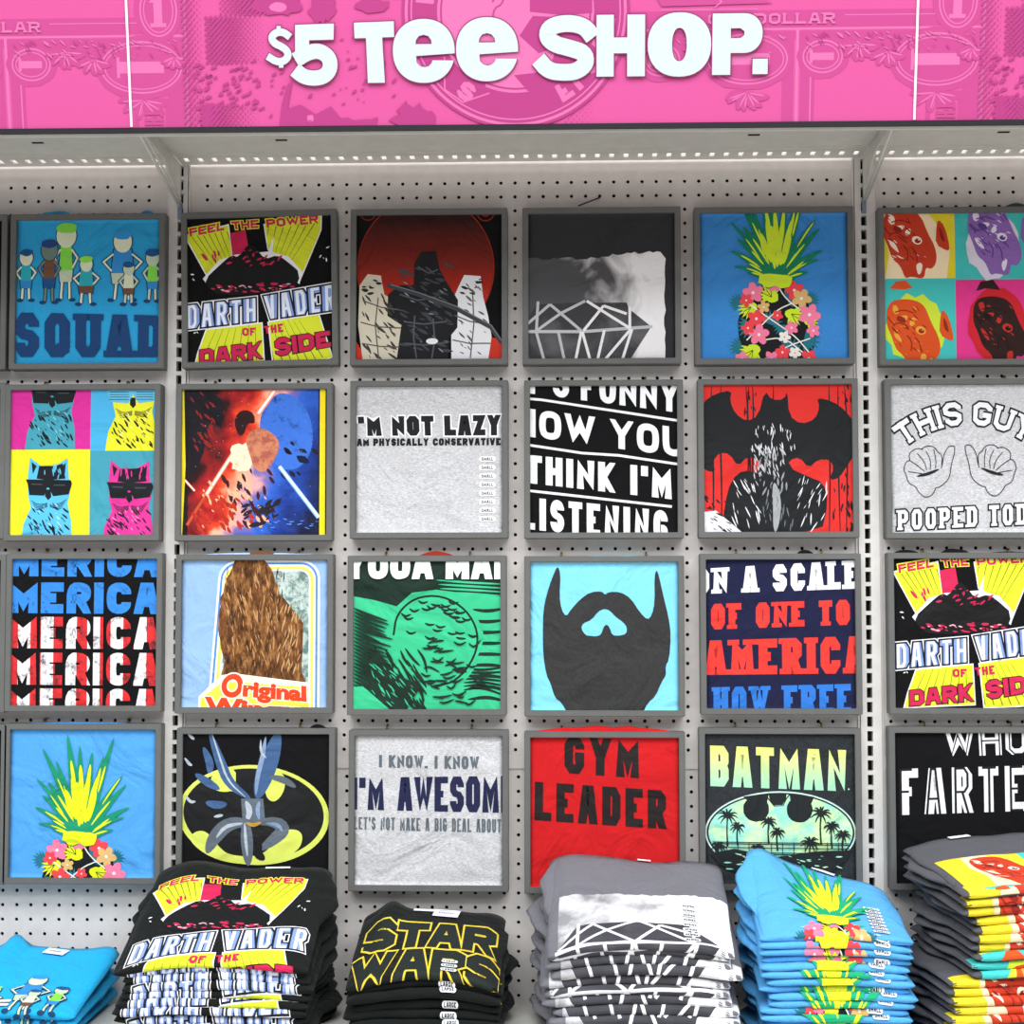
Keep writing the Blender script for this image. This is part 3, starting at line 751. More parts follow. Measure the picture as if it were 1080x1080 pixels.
BAT = [(40,140), (62,92), (100,66), (155,54), (148,90), (165,132), (202,158), (240,140), (262,55), (284,88), (325,86), (335,55), (340,140), (378,168), (425,152), (440,110), (430,80), (480,92), (520,120), (556,168), (560,250), (530,300), (500,345), (468,352), (484,310), (470,284), (432,284), (402,312), (372,276), (340,285), (300,350), (240,285), (204,272), (172,306), (146,264), (112,260), (90,290), (100,325), (66,318), (40,290)]
def d_batred(a):
    K, Wt = ink('#16191c'), ink('#dcdde0')
    a.rect(ink('#cf2a26'), 40, 20, 560, 560)
    rd = random.Random(2)
    for x in (200, 210, 222, 470, 500, 520, 290, 120, 88):
        a.taper(K, [(x,30), (x+rd.uniform(-8, 8),150), (x+rd.uniform(-8, 8),330), (x+rd.uniform(-6, 6),560)], 6, mid=True)
    flecks(a, K, 195, 40, 235, 140, 12, 5, 18, 41, 1.5, .2); flecks(a, K, 480, 330, 545, 520, 24, 5, 20, 42, 1.5, .25); flecks(a, K, 500, 45, 545, 100, 10, 4, 12, 43, 1.4, .3); flecks(a, K, 64, 400, 130, 460, 8, 4, 12, 44)
    a.poly(K, BAT, sm=1)
    # plain torn dark mass with pale brush marks where the print continues
    a.poly(K, [(128,430), (150,350), (190,316), (240,330), (262,250), (300,170), (330,230), (336,310), (400,340), (450,360), (464,420), (440,530), (120,530)], sm=1)
    a.poly(Wt, [(55,455), (100,450), (160,500), (200,535), (55,535)]); flecks(a, K, 62, 460, 150, 520, 14, 6, 18, 45, .6, .2)
    flecks(a, Wt, 215, 170, 360, 260, 34, 5, 17, 46, 1.5, .14)
    flecks(a, ink('#b9bbbf'), 225, 240, 325, 340, 60, 4, 16, 57, 1.3, .2); flecks(a, ink('#8d9094'), 235, 250, 330, 400, 30, 4, 18, 58, 1.8, .2)
    flecks(a, Wt, 150, 345, 240, 500, 26, 6, 24, 48, 1.2, .1); flecks(a, Wt, 360, 345, 460, 510, 26, 6, 24, 49, 1.9, .1); a.taper(ink('#9a9da0'), [(290,360), (300,430), (292,520)], 26, mid=True)
    flecks(a, ink('#6a6d70'), 250, 380, 350, 510, 20, 6, 18, 50, 1.5, .14)

def d_thumbs(a):
    K, G = ink('#1b1c1f'), ink('#dfe0e2')
    cx, cy, R = 905, 505, 395
    def arc(u, v):
        t = math.radians(-128+u*73) ; r = R-60+v*76
        return (cx+r*math.cos(t)*.98, cy+r*math.sin(t))
    a.text(G, 'THIS GUY', (0,0,560,76), t=.22, gap=.12, space=.42, serif=.06, outline=((K, .08),), arc=arc)
    a.text(G, 'POOPED TODAY', ((675,447), (1185,422), (1185,490), (675,512)), t=.19, gap=.12, space=.4, serif=.05, outline=((K, .075),))
    def hand(mx):
        f = (lambda p: p) if not mx else (lambda p: (1758-p[0], p[1]-12 if False else p[1]-3))
        L = lambda pts, w=2.6, sm=2: a.line(K, [f(p) for p in pts], w, smooth=sm)
        L([(860,240), (845,238), (828,262), (822,300), (818,312)]); L([(862,240), (862,262), (850,300), (845,345), (815,372), (800,375)])
        L([(800,375), (790,398), (765,408), (742,386), (736,370), (712,360), (705,330), (697,315), (705,290), (718,285)])
        L([(718,285), (715,262), (740,245), (760,250)]); L([(755,250), (770,238), (795,240), (808,258)]); L([(808,258), (822,270), (820,300)])
        for p in ([(712,322), (735,325), (760,330)], [(716,285), (740,300), (765,322)], [(742,262), (765,290), (772,318)], [(770,255), (785,285), (783,315)], [(795,250), (802,285), (800,312)]): L(p, 2.4, 1)
        a.taper(K, [f((740,337)), f((775,330)), f((812,314))], 10, mid=True)
    hand(False); hand(True)

def stripes_rw():
    k = 'rw'
    if k not in MATS:
        m, nt, b = new_mat('print_red_white_stripes', .75, .25); L = nt.links
        tc = N(nt, 'ShaderNodeTexCoord'); sp = N(nt, 'ShaderNodeSeparateXYZ'); L.new(tc.outputs['Object'], sp.inputs[0])
        w = N(nt, 'ShaderNodeMath', operation='MULTIPLY_ADD'); w.inputs[1].default_value = 24; w.inputs[2].default_value = .32; L.new(sp.outputs['X'], w.inputs[0])
        fr = N(nt, 'ShaderNodeMath', operation='FRACT'); L.new(w.outputs[0], fr.inputs[0])
        gt = N(nt, 'ShaderNodeMath', operation='GREATER_THAN'); gt.inputs[1].default_value = .46; L.new(fr.outputs[0], gt.inputs[0])
        mx = N(nt, 'ShaderNodeMix', data_type='RGBA'); mx.inputs[6].default_value = lin('#cf2a2e'); mx.inputs[7].default_value = lin('#e8e8ea'); L.new(gt.outputs[0], mx.inputs[0])
        n = N(nt, 'ShaderNodeTexNoise'); n.inputs['Scale'].default_value = 45; n.inputs['Detail'].default_value = 8; n.inputs['Roughness'].default_value = .8; L.new(tc.outputs['Object'], n.inputs['Vector'])
        r = N(nt, 'ShaderNodeValToRGB'); r.color_ramp.elements[0].position = .36; r.color_ramp.elements[1].position = .5; L.new(n.outputs['Fac'], r.inputs['Fac'])
        m2 = N(nt, 'ShaderNodeMix', data_type='RGBA'); m2.inputs[6].default_value = lin('#3a2228'); L.new(r.outputs['Color'], m2.inputs[0]); L.new(mx.outputs[2], m2.inputs[7])
        L.new(m2.outputs[2], b.inputs['Base Color']); cloth_bump(nt, b); MATS[k] = m
    return MATS[k]

def d_merica(a):
    B = ink('#2f7fd0', '#1b2c44', .62, 60); S = stripes_rw()
    for y0, y1, m in ((10,108,B), (128,228,B), (240,342,S), (356,460,S), (472,575,S)):
        a.text(m, 'MERICA', ((22,y0), (502,y0+2), (502,y1+4), (22,y1)), t=.3, gap=.1, rnd=True)

def fur():
    k = 'fur'
    if k not in MATS:
        m, nt, b = new_mat('print_brown_brush', .8, .2)
        r = two_tone(nt, b, '#2c1a10', '#a87848', 60, .36, .66, 9, 'Object', (2.2, 1, .7), .7); e = r.color_ramp.elements.new(.5); e.color = lin('#6e4422'); cloth_bump(nt, b); MATS[k] = m
    return MATS[k]

def rrect(x0, y0, x1, y1, r, n=6):
    P = []
    for cx, cy, t0 in ((x1-r, y0+r, -90), (x1-r, y1-r, 0), (x0+r, y1-r, 90), (x0+r, y0+r, 180)):
        P += [(cx+r*math.cos(math.radians(t0+90*k/n)), cy+r*math.sin(math.radians(t0+90*k/n))) for k in range(n+1)]
    return P

def d_furry(a):
    Wt, Bl, Ye = ink('#e8eef2'), ink('#4f86d6'), ink('#e8e060')
    for m, g in ((Wt, 0), (Bl, 7), (Wt, 14), (Ye, 20), (Wt, 30), (ink('#5f7a74', '#b8c8c2', .5, 40), 35)):
        a.poly(m, [(x+(y-62)*-.075 if x < 800 else x-(y-62)*.0, y) for x, y in rrect(690+g, 55+g, 1012-g, 640, 58-g*.8)])
    F = fur(); a.poly(F, rnd_poly(790, 250, 100, 215, 60, .05, 3)); a.poly(F, [(735,300), (890,170), (960,260), (955,420), (975,470), (690,480), (705,400)])
    flecks(a, ink('#b98a58'), 710, 70, 880, 400, 90, 8, 22, 51, 1.4, .12); flecks(a, ink('#3a2416'), 710, 90, 900, 460, 90, 8, 22, 52, 1.6, .12); flecks(a, ink('#c09868'), 880, 210, 950, 420, 40, 8, 22, 53, 1.8, .12)
    O, Y2 = ink('#d8401e'), ink('#f0ead0'); out = ((Y2, .07), (ink('#e8d84a'), .045))
    a.poly(Y2, [(625,500), (700,430), (740,425), (980,455), (985,500), (985,560), (625,560)]); a.poly(ink('#e8d84a'), [(632,508), (706,450), (975,470), (978,540), (632,545)])
    a.btext(O, 'O', ((698,432), (768,420), (768,502), (700,506)), .05, ((Y2, .05),)); a.btext(O, 'riginal', ((770,446), (970,466), (972,532), (765,516)), .05, ((Y2, .05),))
    a.btext(O, 'Wingm', ((645,500), (960,520), (960,590), (645,585)), .05, ((Y2, .05),))

def d_green(a):
    G, K = ink('#35b783', '#1c6b4c', .88, 90), ink('#12291f', '#1f5a42', .75, 120)
    a.rect(G, 0, 30, 560, 600)
    a.poly(K, [(20,50), (520,50), (520,175), (440,165), (380,160), (300,150), (220,160), (170,205), (100,185), (20,170)])
    for k in range(8): a.taper(G, [(300+k*6, 118+k*14), (400, 126+k*12), (520, 132+k*13)], 7, mid=True)
    for k in range(9):
        a.taper(K, [(420-k*2, 215+k*37), (470, 222+k*35), (525, 212+k*38)], 12, mid=True)
    for k in range(7): a.taper(K, [(390, 480-k*12), (450,470-k*9), (530,500-k*16)], 9, mid=True)
    # plain hill with brush strokes
    a.poly(G, rnd_poly(300, 320, 150, 165, 40, .05, 6))
    a.line(K, [(160,300), (170,230), (230,175), (320,168), (400,215), (440,290), (430,370), (370,450), (300,468)], 7, smooth=2)
    rd = random.Random(6)
    for k in range(30):
        x, y = rd.uniform(180, 410), rd.uniform(185, 310); a.taper(K, [(x,y), (x+14,y+rd.uniform(4, 14)), (x+34,y+4)], 8, mid=True)
    for k in range(60):
        x, y = rd.uniform(70, 250), rd.uniform(330, 520); a.taper(K, [(x,y), (x+rd.uniform(12, 26),y+34), (x+rd.uniform(24, 50),y+rd.uniform(50, 80))], 9, mid=True)
    for k in range(40):
        x, y = rd.uniform(240, 430), rd.uniform(320, 520); a.taper(K, [(x,y), (x+18,y+rd.uniform(-8, 16)), (x+rd.uniform(30, 54),y+rd.uniform(-14, 14))], 7, mid=True)
    for k in range(26):
        y = 210+k*12; a.taper(K, [(28,y), (70,y+20), (120+rd.uniform(0, 40),y+44)], 9, mid=True)
    a.poly(K, [(60,400), (110,350), (160,420), (250,470), (200,545), (130,545), (90,470)]); flecks(a, G, 80, 400, 230, 530, 40, 6, 20, 61, .9, .14)
    a.poly(G, [(28,470), (60,468), (150,545), (28,545)])
    a.text(ink('#e6efe9', '#9ab0a6', .93), 'YODA MAN', ((0,28), (560,30), (560,116), (0,114)), t=.3, gap=.08, space=.4, rnd=True)

def d_beard(a):
    K = ink('#2b2b2b', '#333333', .5)
    a.poly(K, [(678,70), (688,100), (684,170), (690,215), (706,240), (722,215), (755,180), (788,158), (825,156), (835,168), (848,158), (885,158), (920,178), (950,225), (975,250), (990,235), (1000,190), (999,110), (1006,84), (1014,105), (1028,170), (1045,240), (1053,300), (1046,380), (1034,400), (1036,430), (1022,450), (1000,500), (975,520), (955,560), (712,560), (690,520), (668,505), (655,460), (640,430), (630,370), (628,300), (630,220), (640,170), (660,110)],
           [[(770,300), (784,302), (805,304), (822,298), (830,272), (840,264), (850,275), (858,300), (880,302), (905,296), (908,275), (896,258), (870,240), (850,218), (832,213), (812,222), (790,250), (762,260), (755,278)]], sm=1)

def d_scale(a):
    Wt, R_, B = ink('#e4e4e8', '#8a8a96', .93), ink('#d8362e'), ink('#2b70c6')
    a.text(Wt, 'ON A SCALE', ((30,84), (568,54), (568,148), (30,166)), t=.25, gap=.06, space=.42, serif=.07)
    a.text(R_, 'OF ONE TO', ((82,198), (540,184), (540,266), (82,282)), t=.26, gap=.06, space=.42, serif=.07)
    a.text(R_, 'AMERICA', ((62,318), (590,302), (590,424), (62,430)), t=.25, gap=.05, serif=.07)
    a.text(B, 'HOW FREE', ((88,470), (540,458), (540,556), (88,566)), t=.26, gap=.06, space=.42, serif=.07)

def d_batfly(a):
    Y = ink('#ccd860', '#3a3d20', .93); K = ink('#141517')
    a.ell(Y, 800, 315, 245, 162, .06, n=64); a.ell(K, 800, 312, 228, 148, .06, n=64)
    for cx, cy, rx, ry in ((650,225,50,60), (880,240,50,55)): pass
    a.poly(Y, rnd_poly(705, 205, 45, 36, 20, .03, 2)); a.poly(Y, [(690,172), (745,162), (742,240), (700,235), (680,200)], sm=1)
    a.poly(Y, [(850,166), (905,182), (900,240), (870,276), (840,260), (835,200)], sm=2)
    a.poly(Y, [(590,400), (605,372), (640,365), (668,390), (690,420), (720,445), (800,452), (850,430), (872,385), (905,362), (945,362), (962,385), (948,430), (880,465), (760,478), (660,455)], sm=2)
    a.poly(K, [(742,170), (760,205), (770,180), (775,170), (800,172), (840,168), (838,250), (742,250)]) 
    # plain folded ribbons in the blue greys of the print
    b1, b2, g1 = ink('#3d5b86'), ink('#7c93b4'), ink('#a9b4c0'); g2 = ink('#59636f')
    a.taper(b1, [(655,45), (690,140), (720,215), (790,262)], 34, mid=True); a.taper(g1, [(662,48), (690,130), (715,205), (775,258)], 7, mid=True)
    a.taper(b1, [(880,45), (858,120), (830,200), (812,262)], 60, mid=True); a.taper(b2, [(838,60), (830,120), (812,190), (808,250)], 16, mid=True); a.taper(g1, [(822,70), (822,110), (840,130)], 8, mid=True)
    for p in ([(636,95), (660,150), (655,180)], [(610,182), (650,210), (690,232)], [(645,275), (680,284), (715,280)]): a.taper(b1, p, 26, mid=True)
    for p in ([(584,50), (596,62), (606,70)], [(578,252), (595,275), (612,272)], [(672,322), (690,318), (702,316)], [(575,130), (590,150), (600,155)]): a.taper(g1, p, 10, mid=True)
    a.poly(g2, [(760,262), (832,262), (838,330), (800,352), (765,330)]); a.taper(g1, [(775,270), (790,300), (780,335)], 20, mid=True); a.taper(b2, [(820,270), (812,300), (820,330)], 14, mid=True)
    a.taper(g2, [(800,340), (720,340), (672,390), (650,440)], 46, mid=True); a.taper(g1, [(770,342), (710,350), (680,390)], 12, mid=True)
    a.taper(g2, [(810,340), (870,335), (905,360), (860,400), (820,430)], 42, mid=True); a.taper(b2, [(840,342), (880,345), (895,368)], 12, mid=True)
    a.taper(g2, [(775,330), (780,400), (785,480)], 40, mid=True); a.taper(g1, [(772,340), (776,400), (782,450)], 10, mid=True)
    a.taper(ink('#b8913a'), [(776,340), (800,350), (826,338)], 12, mid=True); a.taper(K, [(822,400), (812,440), (838,460)], 30, mid=True); a.taper(g2, [(850,190), (900,200), (938,225)], 22, mid=True)

def d_awesome(a):
    g, nv = ink('#5a646c', '#9aa0a4', .86), ink('#1b1f42', '#8c8f9c', .9)
    a.text(g, 'I KNOW, I KNOW', ((112,122), (440,126), (440,168), (112,162)), t=.26, gap=.13, space=.45)
    a.text(nv, "I'M AWESOME", ((20,196), (556,188), (556,308), (20,298)), t=.25, gap=.08, space=.42)
    a.text(g, "LET'S NOT MAKE A BIG DEAL ABOUT IT", ((30,322), (552,328), (552,372), (30,362)), t=.2, gap=.13, space=.4)

def d_gym(a):
    K = ink('#1f1616')
    a.text(K, 'GYM', ((702,60), (950,76), (946,196), (702,180)), t=.24, gap=.16)
    a.text(K, 'LEADER', ((605,208), (1034,236), (1034,360), (603,332)), t=.24, gap=.14)

def grad_ty():
    k = 'gradty'
    if k not in MATS:
        m, nt, b = new_mat('print_lime_to_teal', .75, .25); L = nt.links
        tc = N(nt, 'ShaderNodeTexCoord'); sp = N(nt, 'ShaderNodeSeparateXYZ'); L.new(tc.outputs['Object'], sp.inputs[0])
        s = N(nt, 'ShaderNodeMath', operation='MULTIPLY_ADD'); s.inputs[1].default_value = 11; s.inputs[2].default_value = -.1; L.new(sp.outputs['Z'], s.inputs[0])
        r = N(nt, 'ShaderNodeValToRGB'); r.color_ramp.elements[0].color = lin('#7fd0c0'); r.color_ramp.elements[1].color = lin('#dfe67a'); e = r.color_ramp.elements.new(.45); e.color = lin('#a9dcae')
        L.new(s.outputs[0], r.inputs['Fac']); L.new(r.outputs['Color'], b.inputs['Base Color']); cloth_bump(nt, b); MATS[k] = m
    return MATS[k]

def d_batpalm(a):
    K, T = ink('#1c2022'), ink('#8fd8c6', '#c9e6a8', .5, 14); Wt = ink('#c4ded6')
    a.text(grad_ty(), 'BATMAN', ((85,90), (524,104), (524,238), (85,222)), t=.25, gap=.13); a.ell(Wt, 531, 231, 3, n=6)
    a.ring(Wt, 310, 372, 243, 134, 5, 64)
    a.ell(T, 310, 372, 232, 124, n=64)
    P = lambda pts: a.poly(K, pts)
    P(rnd_poly(232, 296, 42, 42, 20, .02, 1)); P(rnd_poly(372, 298, 42, 42, 20, .02, 2)); P([(190,256), (274,244), (264,290), (236,300)]); P([(340,244), (420,256), (400,300), (345,290)])
    P([(262,245), (274,262), (292,285), (318,284), (328,262), (340,245), (342,250), (332,262), (320,286), (290,288), (270,264)])
    P([(272,244), (275,262), (289,284), (317,283), (329,262), (331,244)])
    def palm(x, y, h, r, sd):
        rd = random.Random(sd); a.taper(K, [(x,y+h), (x-3,y+h*.5), (x,y)], 6, w1=3)
        for k in range(11):
            t = 2*math.pi*k/11+rd.uniform(-.2, .2); a.taper(K, [(x,y), (x+math.cos(t)*r*.6,y+math.sin(t)*r*.5-4), (x+math.cos(t)*r,y+math.sin(t)*r*.8+6)], 9, smooth=1)
    for i, q in enumerate(((140,318,100,36), (172,355,60,26), (272,338,70,28), (300,372,60,26), (440,310,100,36), (475,352,70,28), (405,405,60,34), (510,380,60,28), (235,425,40,26), (110,418,60,26))): palm(*q, i)
    for y in (403, 408, 420, 436, 441): a.line(K, [(90 if y < 430 else 110, y), (530 if y < 430 else 510, y+4)], 3)
    for k in range(12): a.line(K, [(100+k*36,403), (100+k*36,444)], 2.4)
    P([(80,440), (160,425), (300,450), (420,432), (540,428), (520,460), (470,500), (380,520), (200,520), (120,480)]); flecks(a, T, 110, 440, 500, 490, 26, 4, 14, 72, .1, .2)

def d_who(a):
    Wt, K = ink('#e8e8ec'), ink('#15171b')
    for t, q in (('WHO', ((830,36), (1096,24), (1096,120), (836,128))), ('FARTED', ((692,168), (1165,154), (1165,298), (692,316)))):
        a.text(Wt, t, q, t=.2, gap=.14, serif=0); a.text(K, t, q, t=.05, gap=.29)

def d_star(a):
    Y, K = ink('#d8c13a'), ink('#1b2321')
    a.text(K, 'STAR', ((150,60), (640,60), (640,190), (150,190)), t=.3, gap=.03, outline=((Y, .055),)); a.text(K, 'WARS', ((120,200), (660,200), (660,330), (120,330)), t=.3, gap=.03, outline=((Y, .055),))

def size_strip(a, x, ys, word, dy=1):
    cl = ink('#b9c4cc'); wt = ink('#f0f2f4')
    for y in ys:
        a.poly(wt, rrect(x-24, y-8, x+24, y+8, 7, 3)); a.text(ink('#20242a'), word, (x-18, y-5, x+18, y+5), t=.24, gap=.12)
# ================================================================= the setting
WHITE = plain('painted_board', '#cfcac6', .38, 0, .5)
UPR = plain('painted_upright', '#d6d3cf', .32, 0, .5)
SHELFM = plain('painted_shelf', '#c9c8c2', .4, 0, .5)
DARK = plain('dark_void', '#101012', .9)
BLACKTRIM = plain('black_trim', '#1c1b1f', .5)
FRAMEM = plain('frame_grey', '#5f605e', .55, 0, .4, .00008)
BRASS = plain('hook_brass', '#7d5f2c', .4, .8)
STEEL = plain('zinc_steel', '#b4b6b8', .35, .6)
PAPER = plain('tag_paper', '#e8ebee', .7)

def pegboard(name, u0, u1, v0, v1, cols, rows, w=0.0, r=.125, parent=None):
    """board with real round holes; cols and rows are the hole centres in inches"""
    vs, fs = [], []
    def rect(a, b, c, d):
        n = len(vs); vs.extend([W3(a, b, w), W3(c, b, w), W3(c, d, w), W3(a, d, w)]); fs.append((n, n+1, n+2, n+3))
    cs = sorted(c for c in cols if u0+.5 <= c <= u1-.5); rs = sorted(q for q in rows if v0+.5 <= q <= v1-.5)
    h = .5
    rect(u0, v0, cs[0]-h, v1); rect(cs[-1]+h, v0, u1, v1)
    rect(cs[0]-h, v0, cs[-1]+h, rs[0]-h); rect(cs[0]-h, rs[-1]+h, cs[-1]+h, v1)
    for c in cs:
        for q in rs:
            n = len(vs); K = 12
            for k in range(K):
                t = 2*math.pi*(k+.5)/K; vs.append(W3(c+r*math.cos(t), q+r*math.sin(t), w))
            for k in range(K):
                t = 2*math.pi*(k+.5)/K; m = h/max(abs(math.cos(t)), abs(math.sin(t))); vs.append(W3(c+m*math.cos(t), q+m*math.sin(t), w))
            for k in range(K):
                t = 2*math.pi*(k+.5)/K; vs.append(W3(c+r*math.cos(t), q+r*math.sin(t), w-.14))
            cor = []
            for sx, sy in ((1, 1), (-1, 1), (-1, -1), (1, -1)): vs.append(W3(c+sx*h, q+sy*h, w))
            cidx = {1: n+36, 4: n+37, 7: n+38, 10: n+39}
            for k in range(K):
                a, b = k, (k+1) % K
                fs.append((n+a, n+12+a, n+12+b, n+b)); fs.append((n+a, n+b, n+24+b, n+24+a))
                ta = 2*math.pi*(a+.5)/K; tb = ta+2*math.pi/K
                for j, tc in enumerate((math.pi/4, 3*math.pi/4, 5*math.pi/4, 7*math.pi/4)):
                    if ta < tc < tb: fs.append((n+12+a, n+36+j, n+12+b))
    o = mesh_obj(name, vs, fs, WHITE, parent); tag(o, kind='structure'); return o

rows_up = list(range(-2, 39)); rows_lo = [-3.88-k for k in range(0, 20)]
secs = [(-75.2, -24.75, [-25.2-k for k in range(0, 49)]), (-23.3, 24.0, list(range(-22, 24))), (25.2, 73.5, list(range(26, 73)))]
names = ('left', 'middle', 'right')
for nm, (a, b, cols) in zip(names, secs):
    if nm == 'left': cols = cols[:26]; a = -52
    if nm == 'right': cols = cols[:26]; b = 53
    pegboard('wall_upper_'+nm, a, b, -2.55, 56, cols, rows_up)
    pegboard('wall_lower_'+nm, a, b, -24, -3.3, [c+.2 for c in cols], rows_lo)
m = MB()   # seam bands between the upper and lower boards
for a, b in ((-52, -24.7), (-23.3, 24.1), (25.1, 53)):
    m.box(a*IN, -.1*IN, Z0-3.32*IN, b*IN, .02*IN, Z0-2.5*IN)
tag(m.build('trim_1', WHITE, bevel=.0008), kind='structure')
m = MB(); m.box(-53*IN, .5*IN, Z0-26*IN, 54*IN, .9*IN, Z0+56*IN); tag(m.build('wall_back', DARK), kind='structure')
m = MB(); m.box(-3.5, -6, -.05, 3.5, .3, 0); tag(m.build('floor', plain('floor_vinyl', '#b9b4ac', .35)), kind='structure')

# slotted uprights: each one a column of its own
def upright(uc, wl, wr, slot_u):
    vs, fs = [], []; mb = MB()
    w = .32
    def bx(a, b, c, d): mb.box(a*IN, -w*IN, Z0+b*IN, c*IN, .35*IN, Z0+d*IN)
    hw = .19; lo, hi = -24, 55
    bx(uc-wl, lo, slot_u-hw, hi); bx(slot_u+hw, lo, uc+wr, hi)
    k = lo
    while k < hi:
        bx(slot_u-hw, k+.36, slot_u+hw, k+.64); k += 1
    mb.box((uc-wl)*IN, .36*IN, Z0+lo*IN, (uc+wr)*IN, .4*IN, Z0+hi*IN, 1)
    for e in (uc-wl-.16, uc+wr+.04): mb.box(e*IN, -.16*IN, Z0+lo*IN, (e+.12)*IN, .1*IN, Z0+hi*IN)
    o = mb.build('slotted_upright', [UPR, DARK]); return o
UL, UR = -23.85, 24.5
ul = upright(-24.05, .62, .7, UL); ur = upright(24.6, .72, .72, UR)
tag(ul, 'pale grey slotted upright post left of the second column of framed shirts', 'upright', 'slotted uprights between the boards')
tag(ur, 'pale grey upright post with black slots between the fifth and sixth columns', 'upright', 'slotted uprights between the boards')

# ----------------------------------------------------------------- top shelf, brackets
VS = at(540, 170, 0.3)[1]           # underside of the shelf
def shelf(name, a, b, v, d, th, label, holes=True, lip=.9):
    root = empty(name, W3((a+b)/2, v, 0)); tag(root, label, 'shelf')
    L_ = (b-a)/2
    m = MB(); m.box(-L_*IN, -d*IN, 0, L_*IN, -2.25*IN, th*IN)
    m.box(-L_*IN, -1.1*IN, 0, L_*IN, -.22*IN, .12*IN)
    n = int(b-a); off = (b-a-n)/2
    m.box(-L_*IN, -2.3*IN, 0, L_*IN, -2.0*IN, .12*IN)
    if holes:
        x = -L_
        m.box(-L_*IN, -2.0*IN, 0, (-L_+off+.33)*IN, -1.1*IN, .12*IN)
        for k in range(n):
            x0 = -L_+off+k+.67; x1 = x0+.66 if k < n-1 else L_
            m.box(x0*IN, -2.0*IN, 0, x1*IN, -1.1*IN, .12*IN)
    else: m.box(-L_*IN, -2.0*IN, 0, L_*IN, -1.1*IN, .12*IN)
    m.box(-L_*IN, -3.2*IN, -.03*IN, L_*IN, -3.1*IN, .2*IN)
    o = m.build('deck', SHELFM, root)
    m = MB(); m.box(-L_*IN, -(d+.12)*IN, -.25*IN, L_*IN, -(d-.05)*IN, (th+lip)*IN); m.build('front_lip', SHELFM, root, bevel=.0008)
    if holes:
        for sx in (-.66, .66):
            m = MB(); m.box((sx*L_-.4)*IN, -6.6*IN, -.012*IN, (sx*L_+.4)*IN, -6.2*IN, .02*IN); m.build('slot', DARK, root)
    return root
SD = 15.2
shelf('display_shelf', -73, UL-.06, VS, SD, 1.0, 'white metal top shelf left of the left bracket, under the pink sign')
shelf('display_shelf', UL+.06, UR-.06, VS, SD, 1.0, 'white metal top shelf between the two brackets, under the pink sign')
shelf('display_shelf', UR+.06, 73, VS, SD, 1.0, 'white metal top shelf right of the right bracket, under the pink sign')

def bracket(u, label):
    root = empty('shelf_bracket', W3(u, VS, 0)); tag(root, label, 'shelf bracket', 'brackets under the top shelf')
    m = MB(); t = .06*IN
    m.prism([(-.35*IN, -.02*IN), (-14.2*IN, -.02*IN), (-14.2*IN, -.55*IN), (-5.5*IN, -.9*IN), (-.5*IN, -2.9*IN), (-.35*IN, -2.9*IN)], 'x', -t, t)
    m.build('gusset', SHELFM, root)
    m = MB(); m.tube([(0, -14.0*IN, -.62*IN), (0, -.55*IN, -3.1*IN)], .11*IN, 8); m.tube([(.28*IN, -14.0*IN, -.5*IN), (.2*IN, -.55*IN, -3.0*IN)], .05*IN, 6); m.build('brace', SHELFM, root, smooth=True)
    m = MB(); m.box(-.14*IN, -.62*IN, -4.0*IN, .14*IN, -.3*IN, -2.9*IN); m.build('hook_plate', plain('blue_zinc', '#7f95a6', .3, .6), root)
    return root
bracket(UL, 'white slanted bracket holding the top shelf at the left upright')
bracket(UR, 'white slanted bracket holding the top shelf at the right upright')

